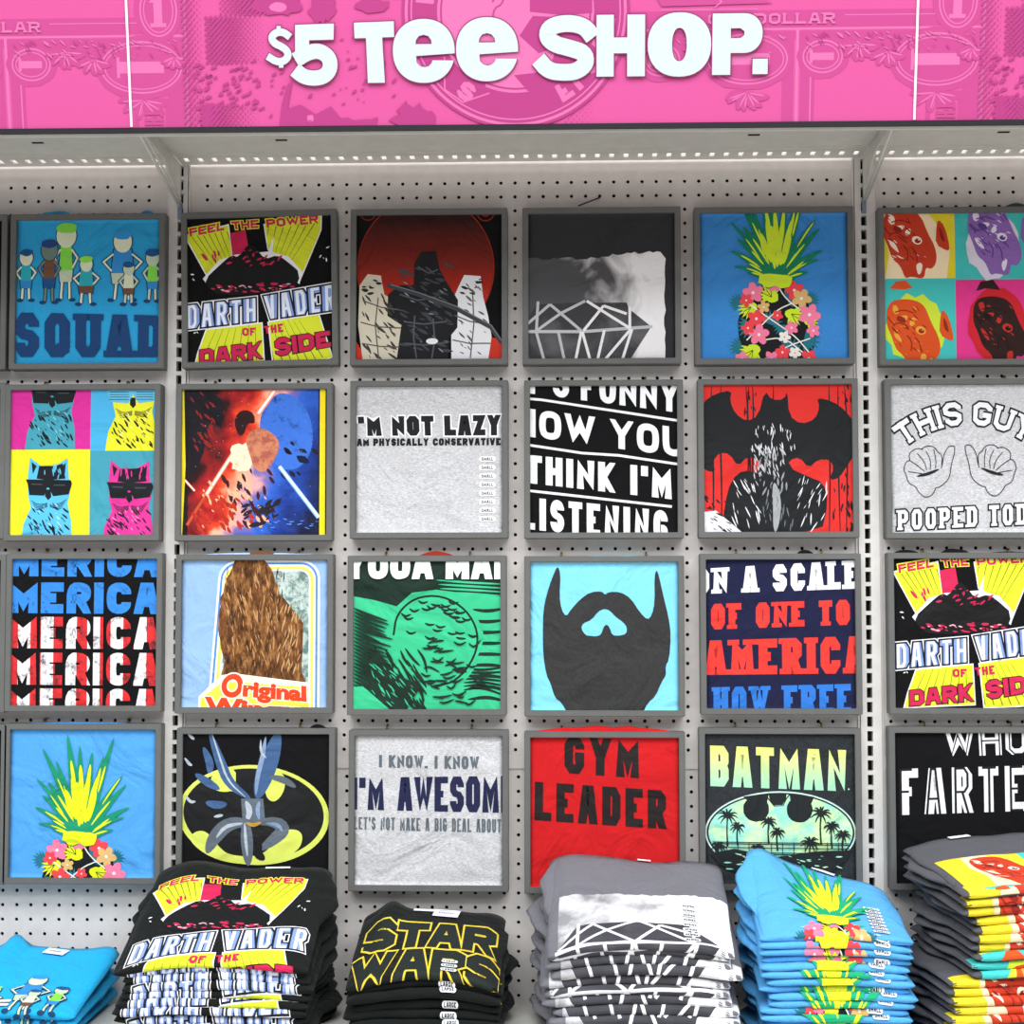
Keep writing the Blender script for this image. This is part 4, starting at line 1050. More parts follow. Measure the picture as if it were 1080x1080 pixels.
# ----------------------------------------------------------------- pink header sign
PK, PD, PL, PM = vinyl('#c54c8b'), vinyl('#a63475'), vinyl('#ca659b'), vinyl('#b54080')
SW = vinyl('#bfc8c8')
def sign_bg(a, s):
    a.T = lambda x, y: (x+s, y)
    a.rect(PM, 662, 17, 1034, 34); a.rect(PM, 662, 38, 1034, 47)
    a.rect(PM, 843, 38, 1034, 66); a.rect(PM, 700, 38, 838, 62)
    a.rect(PM, 845, 60, 860, 140); a.rect(PM, 826, 60, 838, 140); a.rect(PM, 1012, 47, 1030, 140)
    for x0, y0, x1, y1 in ((560,35,1034,37), (840,37,843,140), (1030,-60,1034,140), (855,75,856.5,140), (700,15,800,16.4), (890,22,1000,23)): a.rect(PL, x0, y0, x1, y1)
    a.rect(PM, 975, 100, 1012, 140); a.rect(PK, 980, 104, 1008, 140)
    for cx, cy, rx, ry, dr in ((868,64,21,17,'h'), (985,68,43,27,'h'), (1005,10,20,27,'v'), (790,66,42,26,'h'), (700,66,20,17,'h')):
        a.ell(PM, cx, cy, rx+6, ry+6, n=30, jag=.03); a.ring(PL, cx, cy, rx, ry, 1.6); a.ring(PL, cx, cy, rx-4, ry-4, 1.1)
        if dr == 'h':
            w, h = rx*.55, ry*.22
            a.rect(PL, cx-w, cy-h, cx+w, cy+h); a.rect(PL, cx-w-2, cy-h*1.8, cx-w+1, cy+h*1.8)
        else:
            a.rect(PL, cx-5, cy-14, cx+4, cy+15); a.rect(PL, cx-9, cy+13, cx+8, cy+17); a.poly(PL, [(cx-5,cy-14), (cx-10,cy-8), (cx-5,cy-8)])
    rd = random.Random(9)
    for cx, cy, n, r0 in ((985,102,7,26), (905,52,6,22), (935,60,5,20), (790,100,7,24), (1020,58,5,16), (740,50,5,20)):
        for k in range(n):
            t = math.pi*(k+.5)/n+rd.uniform(-.2, .2); c, q = math.cos(t)*r0, math.sin(t)*r0*.8
            a.taper(PM, [(cx,cy), (cx+c*.5-q*.15,cy+q*.5+c*.15), (cx+c,cy+q)], 8, mid=True); a.taper(PL, [(cx,cy), (cx+c*.5,cy+q*.5), (cx+c*.8,cy+q*.8)], 1.6, mid=True)
    a.text(PL, 'ONE DOLLAR', (748, 20, 880, 31), t=.24, gap=.16, serif=.07); a.text(PM, 'THE', ((1006,112), (1006,136), (986,136), (986,112)), t=.24, gap=.1, serif=.05)
    flecks(a, PL, 850, 40, 1026, 60, 40, 1.5, 5, 90, .5, .2); flecks(a, PD, 850, 40, 1026, 62, 40, 1.5, 4, 91, .9, .2); flecks(a, PL, 700, 40, 830, 60, 30, 1.5, 5, 92, .5, .2)
    a.poly(PM, [(640,-60), (810,-60), (790,0), (815,10), (700,12), (690,-5)]) ; a.line(PL, [(745,-20), (762,8), (755,14)], 1.5)
    # halftone field
    rd = random.Random(11)
    def dots(x0, y0, x1, y1, st, rmax, slant, fall):
        P = []; j = 0; y = y0
        while y < y1:
            x = x0+(j % 2)*st/2
            while x < x1:
                f = fall((x-x0)/(x1-x0), (y-y0)/(y1-y0)); r = rmax*f
                if r > .5:
                    P.append([(x-r, y+r*slant), (x, y-r), (x+r, y-r*slant), (x, y+r)])
                x += st
            y += st*.55; j += 1
        a.raw(PD, P)
    dots(222, 18, 285, 64, 5.2, 2.7, .2, lambda p, q: 1-abs(p-.25)*1.15)
    dots(238, -60, 300, 16, 5.2, 2.6, .3, lambda p, q: 1-abs(p-.5)); dots(215, 108, 275, 140, 5.4, 3.2, .2, lambda p, q: 1.05-p*.9)
    dots(198, -60, 222, 140, 6, 2.2, .9, lambda p, q: 1.1-p); dots(380, -60, 440, 0, 6, 2.4, .2, lambda p, q: p); dots(600, -10, 660, 140, 6, 1.2, .2, lambda p, q: .9-p)
    P = []
    for k in range(60):
        x = rd.uniform(205, 275); y = rd.uniform(66, 112); w = rd.uniform(3, 7); P.append([(x, y), (x+w, y-2.4), (x+w+1, y-.4), (x+1, y+2)])
    a.raw(PD, P)
    a.poly(PD, rnd_poly(298, 6, 25, 11, 22, .22, 5)); a.poly(PL, rnd_poly(299, 8, 9, 5, 10, .1, 5)); a.poly(PD, rnd_poly(346, 8, 14, 18, 24, .3, 7)); a.poly(PD, rnd_poly(398, 8, 20, 7, 20, .2, 8))
    a.poly(PD, [(296,134), (300,108), (306,88), (312,84), (306,112), (320,108), (336,118), (352,110), (362,122), (385,126), (400,122), (402,140), (296,140)])
    a.poly(PD, rnd_poly(350, 132, 50, 12, 30, .25, 9)); a.poly(PD, rnd_poly(440, 125, 22, 16, 24, .25, 10)); a.poly(PL, rnd_poly(330, 122, 4, 4, 8, .2, 1))
    flecks(a, PD, 200, 60, 440, 140, 46, 1.5, 4, 93, -.5, .4); flecks(a, PD, 300, 30, 440, 110, 26, 1, 3, 94, -.5, .4)
    # round stamp behind the lettering
    cx, cy = 548, 16
    a.ell(PD, cx, cy, 119, 119, n=72); a.ring(PL, cx, cy, 116, 116, 3, 72); a.ring(PL, cx, cy, 110, 110, 1.5, 72)
    a.ell(PL, cx, cy, 82, 82, n=64); a.ring(PD, cx, cy, 79, 79, 2, 64)
    a.poly(PD, [(563,16), (563,-10), (628,-30), (628,18), (600,20)]); a.poly(PD, [(546,80), (560,96), (585,104), (612,96), (628,78), (624,40), (596,22), (566,20), (552,40), (572,58), (590,52), (584,74), (566,78)])
    a.poly(PD, [(476,88), (516,78), (516,96), (492,105), (476,96)]); a.line(PL, [(473,60), (473,94), (492,107), (520,98)], 1.6)
    a.line(PD, [(524,6), (528,-2), (536,0), (534,8), (526,12), (524,22), (534,26)], 1.8, smooth=1)
    def arct(txt, a0, a1, r0=86, r1=105):
        return lambda u, v: (cx+(r0+(r1-r0)*v)*math.cos(math.radians(a0+(a1-a0)*u)), cy+(r0+(r1-r0)*v)*math.sin(math.radians(a0+(a1-a0)*u)))
    a.text(PL, 'FLOVE', (0,0,95,19), t=.3, gap=.25, arc=arct('', 62, 4)); a.text(PL, 'EVE', (0,0,50,19), t=.3, gap=.2, arc=arct('', 186, 216)); a.text(PL, 'S', (0,0,19,19), t=.3, arc=arct('', 118, 128))
    a.T = None

def sign_letters(a):
    cc = lambda cx, cy, rx, ry, t0=0, t1=360, n=40, e=.88: [(cx+rx*abs(math.cos(t))**e*(1 if math.cos(t) >= 0 else -1), cy+ry*abs(math.sin(t))**e*(1 if math.sin(t) >= 0 else -1)) for t in [math.radians(t0+(t1-t0)*k/n) for k in range(n+(0 if t1-t0 == 360 else 1))]]
    for m, g in ((vinyl('#8a2a62'), 1.1), (SW, 0)):
        G = g
        R = lambda x0, y0, x1, y1: a.rect(m, x0-G, y0-G, x1+G, y1+G)
        # $
        a.line(m, [(311+G,39), (304,33.5), (296,34), (291,39), (294,45), (301,48), (307,52), (309,58), (304,63.5), (296,64), (286.5-G,58)], 7.6+2*G, smooth=2); R(297, 27.5, 301.5, 34); R(298.5, 63, 303, 70)
        # 5
        a.raw(m, [[(316.6-G,26.5-G), (357.6+G,25.6-G), (356.8+G,42+G), (316.6-G,42.5+G)], [(316.6-G,26.5-G), (331+G,26.3), (331+G,54), (315.6-G,63)]])
        a.line(m, [(316-G,62.5), (330,54.5), (342,53), (352,60), (353,71), (347,79), (336,81.5), (324,79.5), (315-G,72)], 15.5+2*G, smooth=2)
        # T
        a.raw(m, [[(378.5-G,25-G), (420.6+G,24-G), (420.6+G,40+G), (379-G,41+G)], [(391-G,40), (408+G,40), (410+G,86.5+G), (392-G,86.5+G)]])
        for ex, ey in ((451.5,54.5), (518,53.5)):
            out = cc(ex, ey, 32.5+G, 32.5+G, 8, -343, 60, .92)
            inner = [(ex+9,ey+9.5), (ex+8.5,ey+12), (ex+5,ey+15.5), (ex+1,ey+16.5-G), (ex-4,ey+15.5), (ex-7.5,ey+12), (ex-8+G,ey+6)]
            hole = [(ex-8.5+G,ey-7-G), (ex-8,ey-11), (ex-5,ey-15), (ex,ey-16.5+G), (ex+5,ey-15), (ex+8,ey-11), (ex+8.5-G,ey-7-G)]
            outer = [(ex+32+G,ey+5+G)]+cc(ex, ey, 32.5+G, 32.5+G, 6, -342, 60, .92)+[(ex+31,ey+9)]
            outer = cc(ex, ey, 32.5+G, 32.5+G, 4, -344, 60, .92)
            a.poly(m, [(ex-8+G, ey+5+G)]+outer+inner[:], [hole])
        # S H O P .
        a.line(m, [(629,43), (620,31), (602,27.5), (584,31), (580,41), (588,49), (604,53), (620,58), (622,69), (612,77), (598,78), (582,76), (571.5,64)], 17+2*G, smooth=2)
        R(632.5, 20, 650.5, 82.5); R(664.5, 20, 683, 82.5); R(650, 43, 665, 59)
        a.poly(m, cc(718.8, 50.8, 33+G, 32.5+G, e=.9), [cc(718.8, 50.8, 7.6-G*.5, 16.8-G*.5)])
        a.poly(m, [(753-G,20-G), (786,20-G)]+cc(786, 40, 19+G, 20+G, -90, 90, 20, .95)+[(786,60+G), (772+G,60+G), (772+G,82+G), (753-G,82+G)], [[(772,35), (782,35), (786,38), (786,42), (782,45), (772,45)]])
        R(795, 66, 810.8, 81.6)

w_bot = 15.9
(u1, v1), (u2, v2) = at(139, 134.6, w_bot), at(964, 127, w_bot)
slen = u2-u1; PXI = 825.0/slen; tilt = math.atan2(v2-v1, u2-u1)
SH = 305/PXI
def sign_panel(idx, label, artfn, x0px, x1px, ox):
    root = empty('header_sign_panel', W3(u1+ox*math.cos(tilt), v1+ox*math.sin(tilt), w_bot))
    root.rotation_euler = (math.radians(13), -tilt, 0)
    tag(root, label, 'sign', 'pink header sign panels above the top shelf')
    wd = (x1px-x0px)/PXI
    m = MB(); m.box(.03*IN, 0, 0, (wd-.03)*IN, .22*IN, SH*IN); m.build('panel', PK, root)
    a = Art((x0px, -175, x1px, 130)); artfn(a)
    e = .006*IN
    a.build('printed_pattern', root, lambda x, y: Vector(((.03+x*(wd-.06))*IN, -.004*IN, (1-y)*SH*IN)), step=.00025)
    return root
full = 825.0
def bg3(a):
    for s in (-833, 0, 833): a.layer = 1; sign_bg(a, s)
sign_panel(0, 'pink header panel left of the white price lettering, cut by the left edge', bg3, 139-full, 139, -slen)
mid = sign_panel(1, 'pink header panel with big white price lettering over faint banknote print', bg3, 139, 964, 0)
sign_panel(2, 'pink header panel right of the white price lettering, cut by the right edge', bg3, 964, 964+full, slen)
a = Art((139, -175, 964, 130)); sign_letters(a); wd = slen
a.build('lettering', mid, lambda x, y: Vector(((.03+x*(wd-.06))*IN, -.13*IN, (1-y)*SH*IN)), step=.001)
# white seam strips and the black channel carrying the panels
ch = empty('sign_channel', W3(u1, v1, w_bot)); ch.rotation_euler = (math.radians(13), -tilt, 0)
tag(ch, 'long black channel along the bottom edge of the pink sign', 'sign rail')
m = MB(); m.box(-slen*IN, -.14*IN, -.36*IN, 2*slen*IN, .45*IN, -.01*IN); m.build('rail', BLACKTRIM, ch, bevel=.0006)
m = MB(); m.box(-slen*IN, .1*IN, -.55*IN, 2*slen*IN, .5*IN, -.3*IN); m.build('rear_edge', SHELFM, ch)
for x in (0, slen):
    m = MB(); m.box((x-.07)*IN, -.1*IN, .04*IN, (x+.07)*IN, -.02*IN, SH*IN); m.build('joint_strip', plain('clear_strip', '#e6dfe8', .3), ch)

# ================================================================= framed shirts
FO, FWI, FD = 11.05, 10.22, 1.25      # outer size, window, depth (inches)
FCOORD = {}
def ring_mesh(o2, i2, y0, y1):
    m = MB(); r = lambda h, y: [(-h, y, -h), (h, y, -h), (h, y, h), (-h, y, h)]
    vs = r(o2, y0)+r(i2, y0)+r(o2, y1)+r(i2, y1); fs = []
    for k in range(4):
        j = (k+1) % 4
        fs += [(k, j, 4+j, 4+k), (8+k, 12+k, 12+j, 8+j), (k, 8+k, 8+j, j), (4+k, 4+j, 12+j, 12+k)]
    m.add(vs, fs); return m

def collar_lump(root, col, x0, x1, h, dep=.5, z0=None, seed=0):
    """cloth bulging out over the top of the frame"""
    vs, fs = [], []; n = 16; rd = random.Random(seed); z0 = (FO/2-.12) if z0 is None else z0
    for i in range(n+1):
        t = i/n; x = x0+(x1-x0)*t; hh = h*math.sin(math.pi*min(max(t, .02), .98))**.5*(1+.25*noise.noise(Vector((x*.9, seed, 0))))
        for k in range(9):
            a = math.pi*k/8; vs.append((x*IN, (-.62+dep*.5*math.cos(a))*IN, (z0+hh*math.sin(a)*1.0)*IN))
    for i in range(n):
        for k in range(8): fs.append((i*9+k, i*9+k+1, (i+1)*9+k+1, (i+1)*9+k))
    o = mesh_obj('shirt_collar', vs, fs, col, root, smooth=True)
    return o

def framed(cxpx, cypx, label, cloth, design=None, win=None, rot=0, lumps=(), hooks=True, frame_first=None, name='framed_shirt'):
    u, v = at(cxpx, cypx, FD+.1)
    root = empty(name, W3(u, v, .12)); root.rotation_euler = (0, math.radians(rot), 0)
    tag(root, label, 'framed shirt', 'framed shirts hung in rows on the pegboard')
    m = ring_mesh(FO/2*IN, FWI/2*IN, -FD*IN, 0); fo = m.build('frame', FRAMEM, root, bevel=.0009)
    # folded shirt body inside the frame
    n = 32; h = FWI/2; vs, fs = [], []
    dispf = lambda x, z: .05*noise.noise(Vector((x*.35+u, z*.35+v, 3)))+.06*(1-(x/h)**2)*(1-(z/h)**2)
    base = FD-.2
    for j in range(n+1):
        for i in range(n+1):
            x, z = -h+2*h*i/n, -h+2*h*j/n; vs.append((x*IN, -(base+dispf(x, z)-.07)*IN, z*IN))
    for j in range(n):
        for i in range(n): k = j*(n+1)+i; fs.append((k, k+1, k+n+2, k+n+1))
    b = len(vs); vs += [(-h*IN, -.25*IN, -h*IN), (h*IN, -.25*IN, -h*IN), (h*IN, -.25*IN, h*IN), (-h*IN, -.25*IN, h*IN)]
    fs += [(b, b+3, b+2, b+1), tuple([b+1]+[k for k in range(n, -1, -1)]+[b])[::-1], tuple([b+3]+[n*(n+1)+k for k in range(n+1)]+[b+2])[::-1]]
    fs += [tuple([b]+[k*(n+1) for k in range(n+1)]+[b+3]), tuple([b+2]+[k*(n+1)+n for k in range(n, -1, -1)]+[b+1])]
    sh = mesh_obj('shirt', vs, fs, cloth, root, smooth=False)
    for p in sh.data.polygons[:n*n]: p.use_smooth = True
    if design:
        a = Art(win); design(a); pf = lambda x, y: Vector((((x-.5)*FWI)*IN, -(base-.07+.03+dispf((x-.5)*FWI, (.5-y)*FWI))*IN, ((.5-y)*FWI)*IN))
        if design is d_lazy:
            for k in range(8):
                b_ = Art(win); sticker(b_, 469, 282+28.7*k, 'SMALL'); b_.build('size_sticker', sh, pf, sub=16)
        a.build('print', sh, lambda x, y: Vector((((x-.5)*FWI)*IN, -(base-.07+.02+dispf((x-.5)*FWI, (.5-y)*FWI))*IN, ((.5-y)*FWI)*IN)), sub=16)
    for i, (x0, x1, hh, col) in enumerate(lumps): collar_lump(sh, col, x0, x1, hh, seed=i+int(cxpx))
    if hooks:
        for sx in (-2.95, 2.95):
            m = MB(); m.tube([(sx*IN, .1*IN, (FO/2+.28)*IN), (sx*IN, -.35*IN, (FO/2+.26)*IN), (sx*IN, -.5*IN, (FO/2+.1)*IN), (sx*IN, -.45*IN, (FO/2-.05)*IN)], .07*IN, 6)
            m.build('hook', BRASS, root, smooth=True)
    return root

CY1, CY2 = fabric('#2c9bd0'), fabric('#3c86cc')
BLK, CHA, RED = fabric('#0e0e10'), fabric('#333336'), fabric('#c01c20')
HEA = heather('#a9a9ac', '#d0d0d3'); NAVY = fabric('#1d1f3d'); LBL = fabric('#8fb2de'); SKY = fabric('#7ccdec'); DGR = heather('#26282b', '#34373a')
def c3(w, ox, oy): return ((w[0]+w[2])/6+ox, (w[1]+w[3])/6+oy)
F = []
def fr(w, ox, oy, *args, **kw):
    c = c3(w, ox, oy); win = kw.pop('win', w); return framed(c[0], c[1], *args, win=win, **kw)
# row 1
fr((48,85,502,557), 0, 200, 'framed bright blue shirt with navy block word under a row of cartoon figures', CY1, d_squad, lumps=((-3.8,-1.2,.5,fabric('#1a6f98')), (3.5,4.6,.5,fabric('#1a6f98'))), hooks=False)
fr((585,72,1055,553), 0, 200, 'framed black shirt with yellow rays print in the top row', BLK, d_power, rot=-1.0, hooks=False)
fr((38,70,515,543), 360, 200, 'framed black shirt with a large red disc behind dark and white shapes', BLK, d_disc, hooks=False)
fr((585,66,1062,540), 360, 200, 'framed charcoal shirt with white smoke and a faceted gem', CHA, d_diamond, lumps=((-3.5,-2.2,.22,CHA), (0.5,4.6,.12,CHA)), hooks=False)
fr((52,65,527,540), 720, 200, 'framed blue shirt with a whole green-leaved pineapple in the top row', CY2, d_pineapple, hooks=False)
fr((637,68,1112,540), 720, 200, 'framed shirt with four coloured squares of tilted dog heads', fabric('#d8c832'), d_pugs, lumps=((-5,-2,.2,fabric('#c8b428')), (3.2,5.2,.5,fabric('#2c3a3a'))), hooks=False)
# row 2
fr((28,57,490,528), 0, 390, 'framed shirt with four coloured squares of cats in sunglasses', fabric('#e3e022'), d_cats)
fr((570,50,1035,533), 0, 390, 'framed black shirt with glowing red and blue poster print and yellow side strips', BLK, d_poster)
fr((36,38,518,528), 360, 390, 'framed heather grey shirt with small black lettering and a column of size stickers', HEA, d_lazy, lumps=((-4.8,4.4,.12,HEA),))
fr((587,42,1073,522), 360, 390, 'framed black shirt filled with large slanting white words and rules', BLK, d_listen, lumps=((-4.9,-3.6,.18,BLK), (-3.4,-1.8,.14,BLK)))
fr((62,38,543,520), 720, 390, 'framed red shirt with a large black winged emblem and black and white brush marks', RED, d_batred, lumps=((-4.6,5,.2,fabric('#a01a1e')),))
fr((657,40,1137,520), 720, 390, 'framed heather grey shirt with two outlined thumbs-up fists between lettering', HEA, d_thumbs, lumps=((-4.9,-2,.25,HEA), (3.8,5,.12,HEA)))
# row 3
fr((33,53,495,528), 0, 570, 'framed black shirt with one word repeated in blue, red and white', BLK, d_merica)
fr((570,55,1037,535), 0, 570, 'framed pale blue shirt with a brown furry patch in a rounded yellow border', LBL, d_furry, lumps=((-5,5,.25,fabric('#a9c4e4')), (-1,1.6,.38,fabric('#6b4a34'))))
fr((28,57,512,543), 360, 570, 'framed green shirt with black brush strokes and white lettering along its top', fabric('#35b783'), d_green, lumps=((-.7,1.9,.42,fabric('#8e2a1e')),))
fr((587,60,1077,545), 360, 570, 'framed sky blue shirt with one large dark beard', SKY, d_beard, lumps=((-3,4.8,.16,SKY),))
fr((69,53,553,538), 720, 570, 'framed navy shirt with white, red and blue slab lettering in four lines', NAVY, d_scale, lumps=((1.2,2.4,.4,BLK),))
fr((668,52,1150,535), 720, 570, 'framed black shirt with yellow rays print in the third row, right edge', BLK, d_power, win=(576,85,1058,568), lumps=((-5.1,-3.2,.35,BLK), (-1.8,.2,.45,BLK), (.6,5,.2,BLK)))
# row 4
fr((28,42,490,515), 0, 755, 'framed blue shirt with a pineapple cut off at its fruit, bottom left', fabric('#4f9bdc'), lambda a: d_pineapple(a, -42, 102, '#128a63', '#dce61e'), lumps=((-5,4.8,.2,CY2),))
fr((570,52,1045,535), 0, 755, 'framed black shirt with a lime oval emblem behind grey-blue ribbons', BLK, d_batfly, lumps=((3.6,4.9,.35,BLK),))
fr((33,60,517,540), 360, 755, 'framed heather grey shirt with navy and grey lettering above a blank lower half', HEA, d_awesome)
fr((590,65,1077,548), 360, 755, 'framed red shirt with two black block words, behind the grey stack', RED, d_gym, lumps=((-4.8,4.8,.45,RED), (.6,2.6,.5,RED)))
fr((68,52,551,540), 720, 755, 'framed charcoal shirt with lime lettering over an oval emblem with palm trees', DGR, d_batpalm)
fr((678,52,1150,535), 720, 755, 'framed black shirt with outlined white inline lettering, behind the yellow and orange stack', BLK, d_who, lumps=((-1,4.9,.12,fabric('#9a9a9c')),))
# slivers at the left edge
for y, t in ((308,'top'), (486,'second'), (668,'third'), (848,'bottom')):
    framed(-76.5-(0 if y > 400 else -2), y, f'grey frame cut off by the left edge of the picture, {t} row', BLK, None)

def stick(p, q, r, mat, name, label, cat):
    m = MB(); m.tube([p, q], r, 8); o = m.build(name, mat, smooth=True); tag(o, label, cat); return o
ua, va = at(610, 215.5, .9); ub, vb = at(633, 207, .35)
stick(W3(ua, va-.1, .9), W3(ub, vb, .0), .05*IN, BLACKTRIM, 'cable_tie', 'thin black tie sticking out above the framed gem shirt', 'tie')
# ================================================================= folded shirt stacks
V_SH = at(540, 1092, 14)[1]-1.0
shelf('display_shelf', UL+.06, UR-.06, V_SH-.8, 16, .8, 'white metal lower shelf under the middle stacks of shirts', holes=False, lip=0)
shelf('display_shelf', -73, UL-.06, V_SH-.8, 16, .8, 'white metal lower shelf under the bright blue stack', holes=False, lip=0)
shelf('display_shelf', UR+.06, 73, V_SH-.8, 16, .8, 'white metal lower shelf under the yellow and orange stack', holes=False, lip=0)

class Tee:
    def __init__(s, W, L, zb, zf, tb, tf, droop=0, tiltb=0, tiltf=0, seed=0, humps=(), wr=.05, dx=0):
        s.__dict__.update(W=W, L=L, zb=zb, zf=zf, tb=tb, tf=tf, droop=droop, tiltb=tiltb, tiltf=tiltf, seed=seed, humps=humps, wr=wr, dx=dx)
    def mid(s, u, q):
        """q 0 back .. 1 front; returns mid height, half thickness"""
        z = s.zb+(s.zf-s.zb)*q**1.15
        n_ = noise.noise(Vector((u*2.2+s.seed*3.1, q*1.7, s.seed*.7)))
        z += -s.droop*abs(u)**2.2*(.35+.65*q)+s.tiltb*u*(1-q)+s.tiltf*u*q+s.wr*n_
        for hu, amp, wd in s.humps: z += amp*math.exp(-((u-hu)/wd)**2)*(1-q)**1.5
        h = (s.tb+(s.tf-s.tb)*q)/2*(1+.22*noise.noise(Vector((u*3+s.seed, q*2+5, 1.7))))
        h *= max(.12, (1-abs(u)**9))**.5 if abs(u) < 1 else .12
        return z, h
    def edge(s, u):
        return s.L*(1-.035*abs(u)**7)+.16*noise.noise(Vector((u*2.4, s.seed*1.9, 4)))
    def S(s, u, arc, lift=0):
        """point on the outside: arc = inches along the top from the back, then round the front roll"""
        Le = s.edge(u); zf_, hf = s.mid(u, 1); Lt = Le-hf
        x = s.dx+u*s.W/2*(1-.015*abs(u))+.12*noise.noise(Vector((arc*.3, s.seed, u*2)))*abs(u)
        if arc <= Lt:
            z, h = s.mid(u, max(arc, 0)/Lt); return Vector((x, -arc, z+h+lift))
        a = min((arc-Lt)/max(hf, .02), math.pi); r = hf+lift
        return Vector((x, -(Lt+math.sin(a)*r), zf_+math.cos(a)*r))
    def mesh(s, name, mat, parent):
        nu, nq, nr = 36, 14, 9; vs, fs = [], []
        us = [math.sin(math.pi/2*(-1+2*i/nu))*.35+(-1+2*i/nu)*.65 for i in range(nu+1)]
        M = nq+nr+nq+1
        for u in us:
            Le = s.edge(u); zf_, hf = s.mid(u, 1); Lt = Le-hf
            for k in range(nq): vs.append(s.S(u, Lt*k/nq))
            for k in range(nr+1): vs.append(s.S(u, Lt+hf*math.pi*k/nr))
            for k in range(nq-1, -1, -1):
                q = k/nq; z, h = s.mid(u, q); p = s.S(u, Lt*q); vs.append(Vector((p.x, p.y, z-h)))
        n = 2*nq+nr+1
        for i in range(nu):
            for k in range(n): fs.append((i*n+k, i*n+(k+1) % n, (i+1)*n+(k+1) % n, (i+1)*n+k))
        fs.append(tuple(range(n))[::-1]); fs.append(tuple(nu*n+k for k in range(n)))
        return mesh_obj(name, [v*IN for v in vs], fs, mat, parent, smooth=True)
    def sleeve(s, mat, parent, side, q0, q1, out, seed=0):
        """folded sleeve showing as soft rolls at the side"""
        vs, fs = [], []; n, K = 12, 10
        for i in range(n+1):
            t = i/n; q = q0+(q1-q0)*t; z, h = s.mid(side*.93, q); p = s.S(side*.93, s.L*.9*q)
            w = out*math.sin(math.pi*min(max(t, .04), .96))**.6*(1+.3*noise.noise(Vector((t*4, seed+s.seed, 2))))
            hh = max(h, .1)*.95+.04
            for k in range(K):
                a = 2*math.pi*k/K; vs.append(Vector((p.x-side*.25+side*(w+.2)*(.5+.5*math.cos(a)), p.y, z+hh*math.sin(a)*(1-.25*math.cos(a))))*IN)
        for i in range(n):
            for k in range(K): fs.append((i*K+k, i*K+(k+1) % K, (i+1)*K+(k+1) % K, (i+1)*K+k))
        fs.append(tuple(range(K))[::-1]); fs.append(tuple(n*K+k for k in range(K)))
        return mesh_obj('sleeve', vs, fs, mat, parent, smooth=True)
    def tagcard(s, parent, u, arc, w, h, rot=0, lines=True, lift=.12, name='paper_tag'):
        p = s.S(u, arc); px_ = s.S(u+.06, arc)-s.S(u-.06, arc); py_ = s.S(u, arc-.3)-s.S(u, arc+.3)
        X = px_.normalized(); Zn = X.cross(py_.normalized()).normalized(); Y = Zn.cross(X)
        c, q = math.cos(rot), math.sin(rot); X2 = X*c+Y*q; Y2 = Y*c-X*q
        P = lambda a, b, z: (p+X2*a*w+Y2*b*h+Zn*(lift+z))*IN
        vs = [P(a, b, z-.02*abs(b)) for z in (0, .015) for a, b in ((-.5,-.5),(.5,-.5),(.5,.5),(-.5,.5))]
        fs = [(0,3,2,1),(4,5,6,7),(0,1,5,4),(1,2,6,5),(2,3,7,6),(3,0,4,7)]
        o = mesh_obj(name, vs, fs, PAPER, parent)
        if lines:
            m = MB()
            for k in range(9):
                a0 = -.3+k*.065; m.add([P(a0, -.12, .018), P(a0+.03, -.12, .018), P(a0+.03, .12, .018), P(a0, .12, .018)], [(0,1,2,3)])
            m.add([P(-.35, .28, .018), P(.2, .28, .018), P(.2, .32, .018), P(-.35, .32, .018)], [(0,1,2,3)])
            m.build('barcode', ink('#55585c'), o)
        return o

ORD = ['topmost', 'second from top', 'third from top', 'fourth from top', 'fifth from top', 'sixth from top', 'seventh from top', 'eighth from top', 'ninth from top', 'tenth from top', 'eleventh from top', 'twelfth from top', 'thirteenth from top', 'fourteenth from top', 'fifteenth from top', 'sixteenth from top', 'seventeenth from top', 'eighteenth from top', 'nineteenth from top', 'twentieth from top']

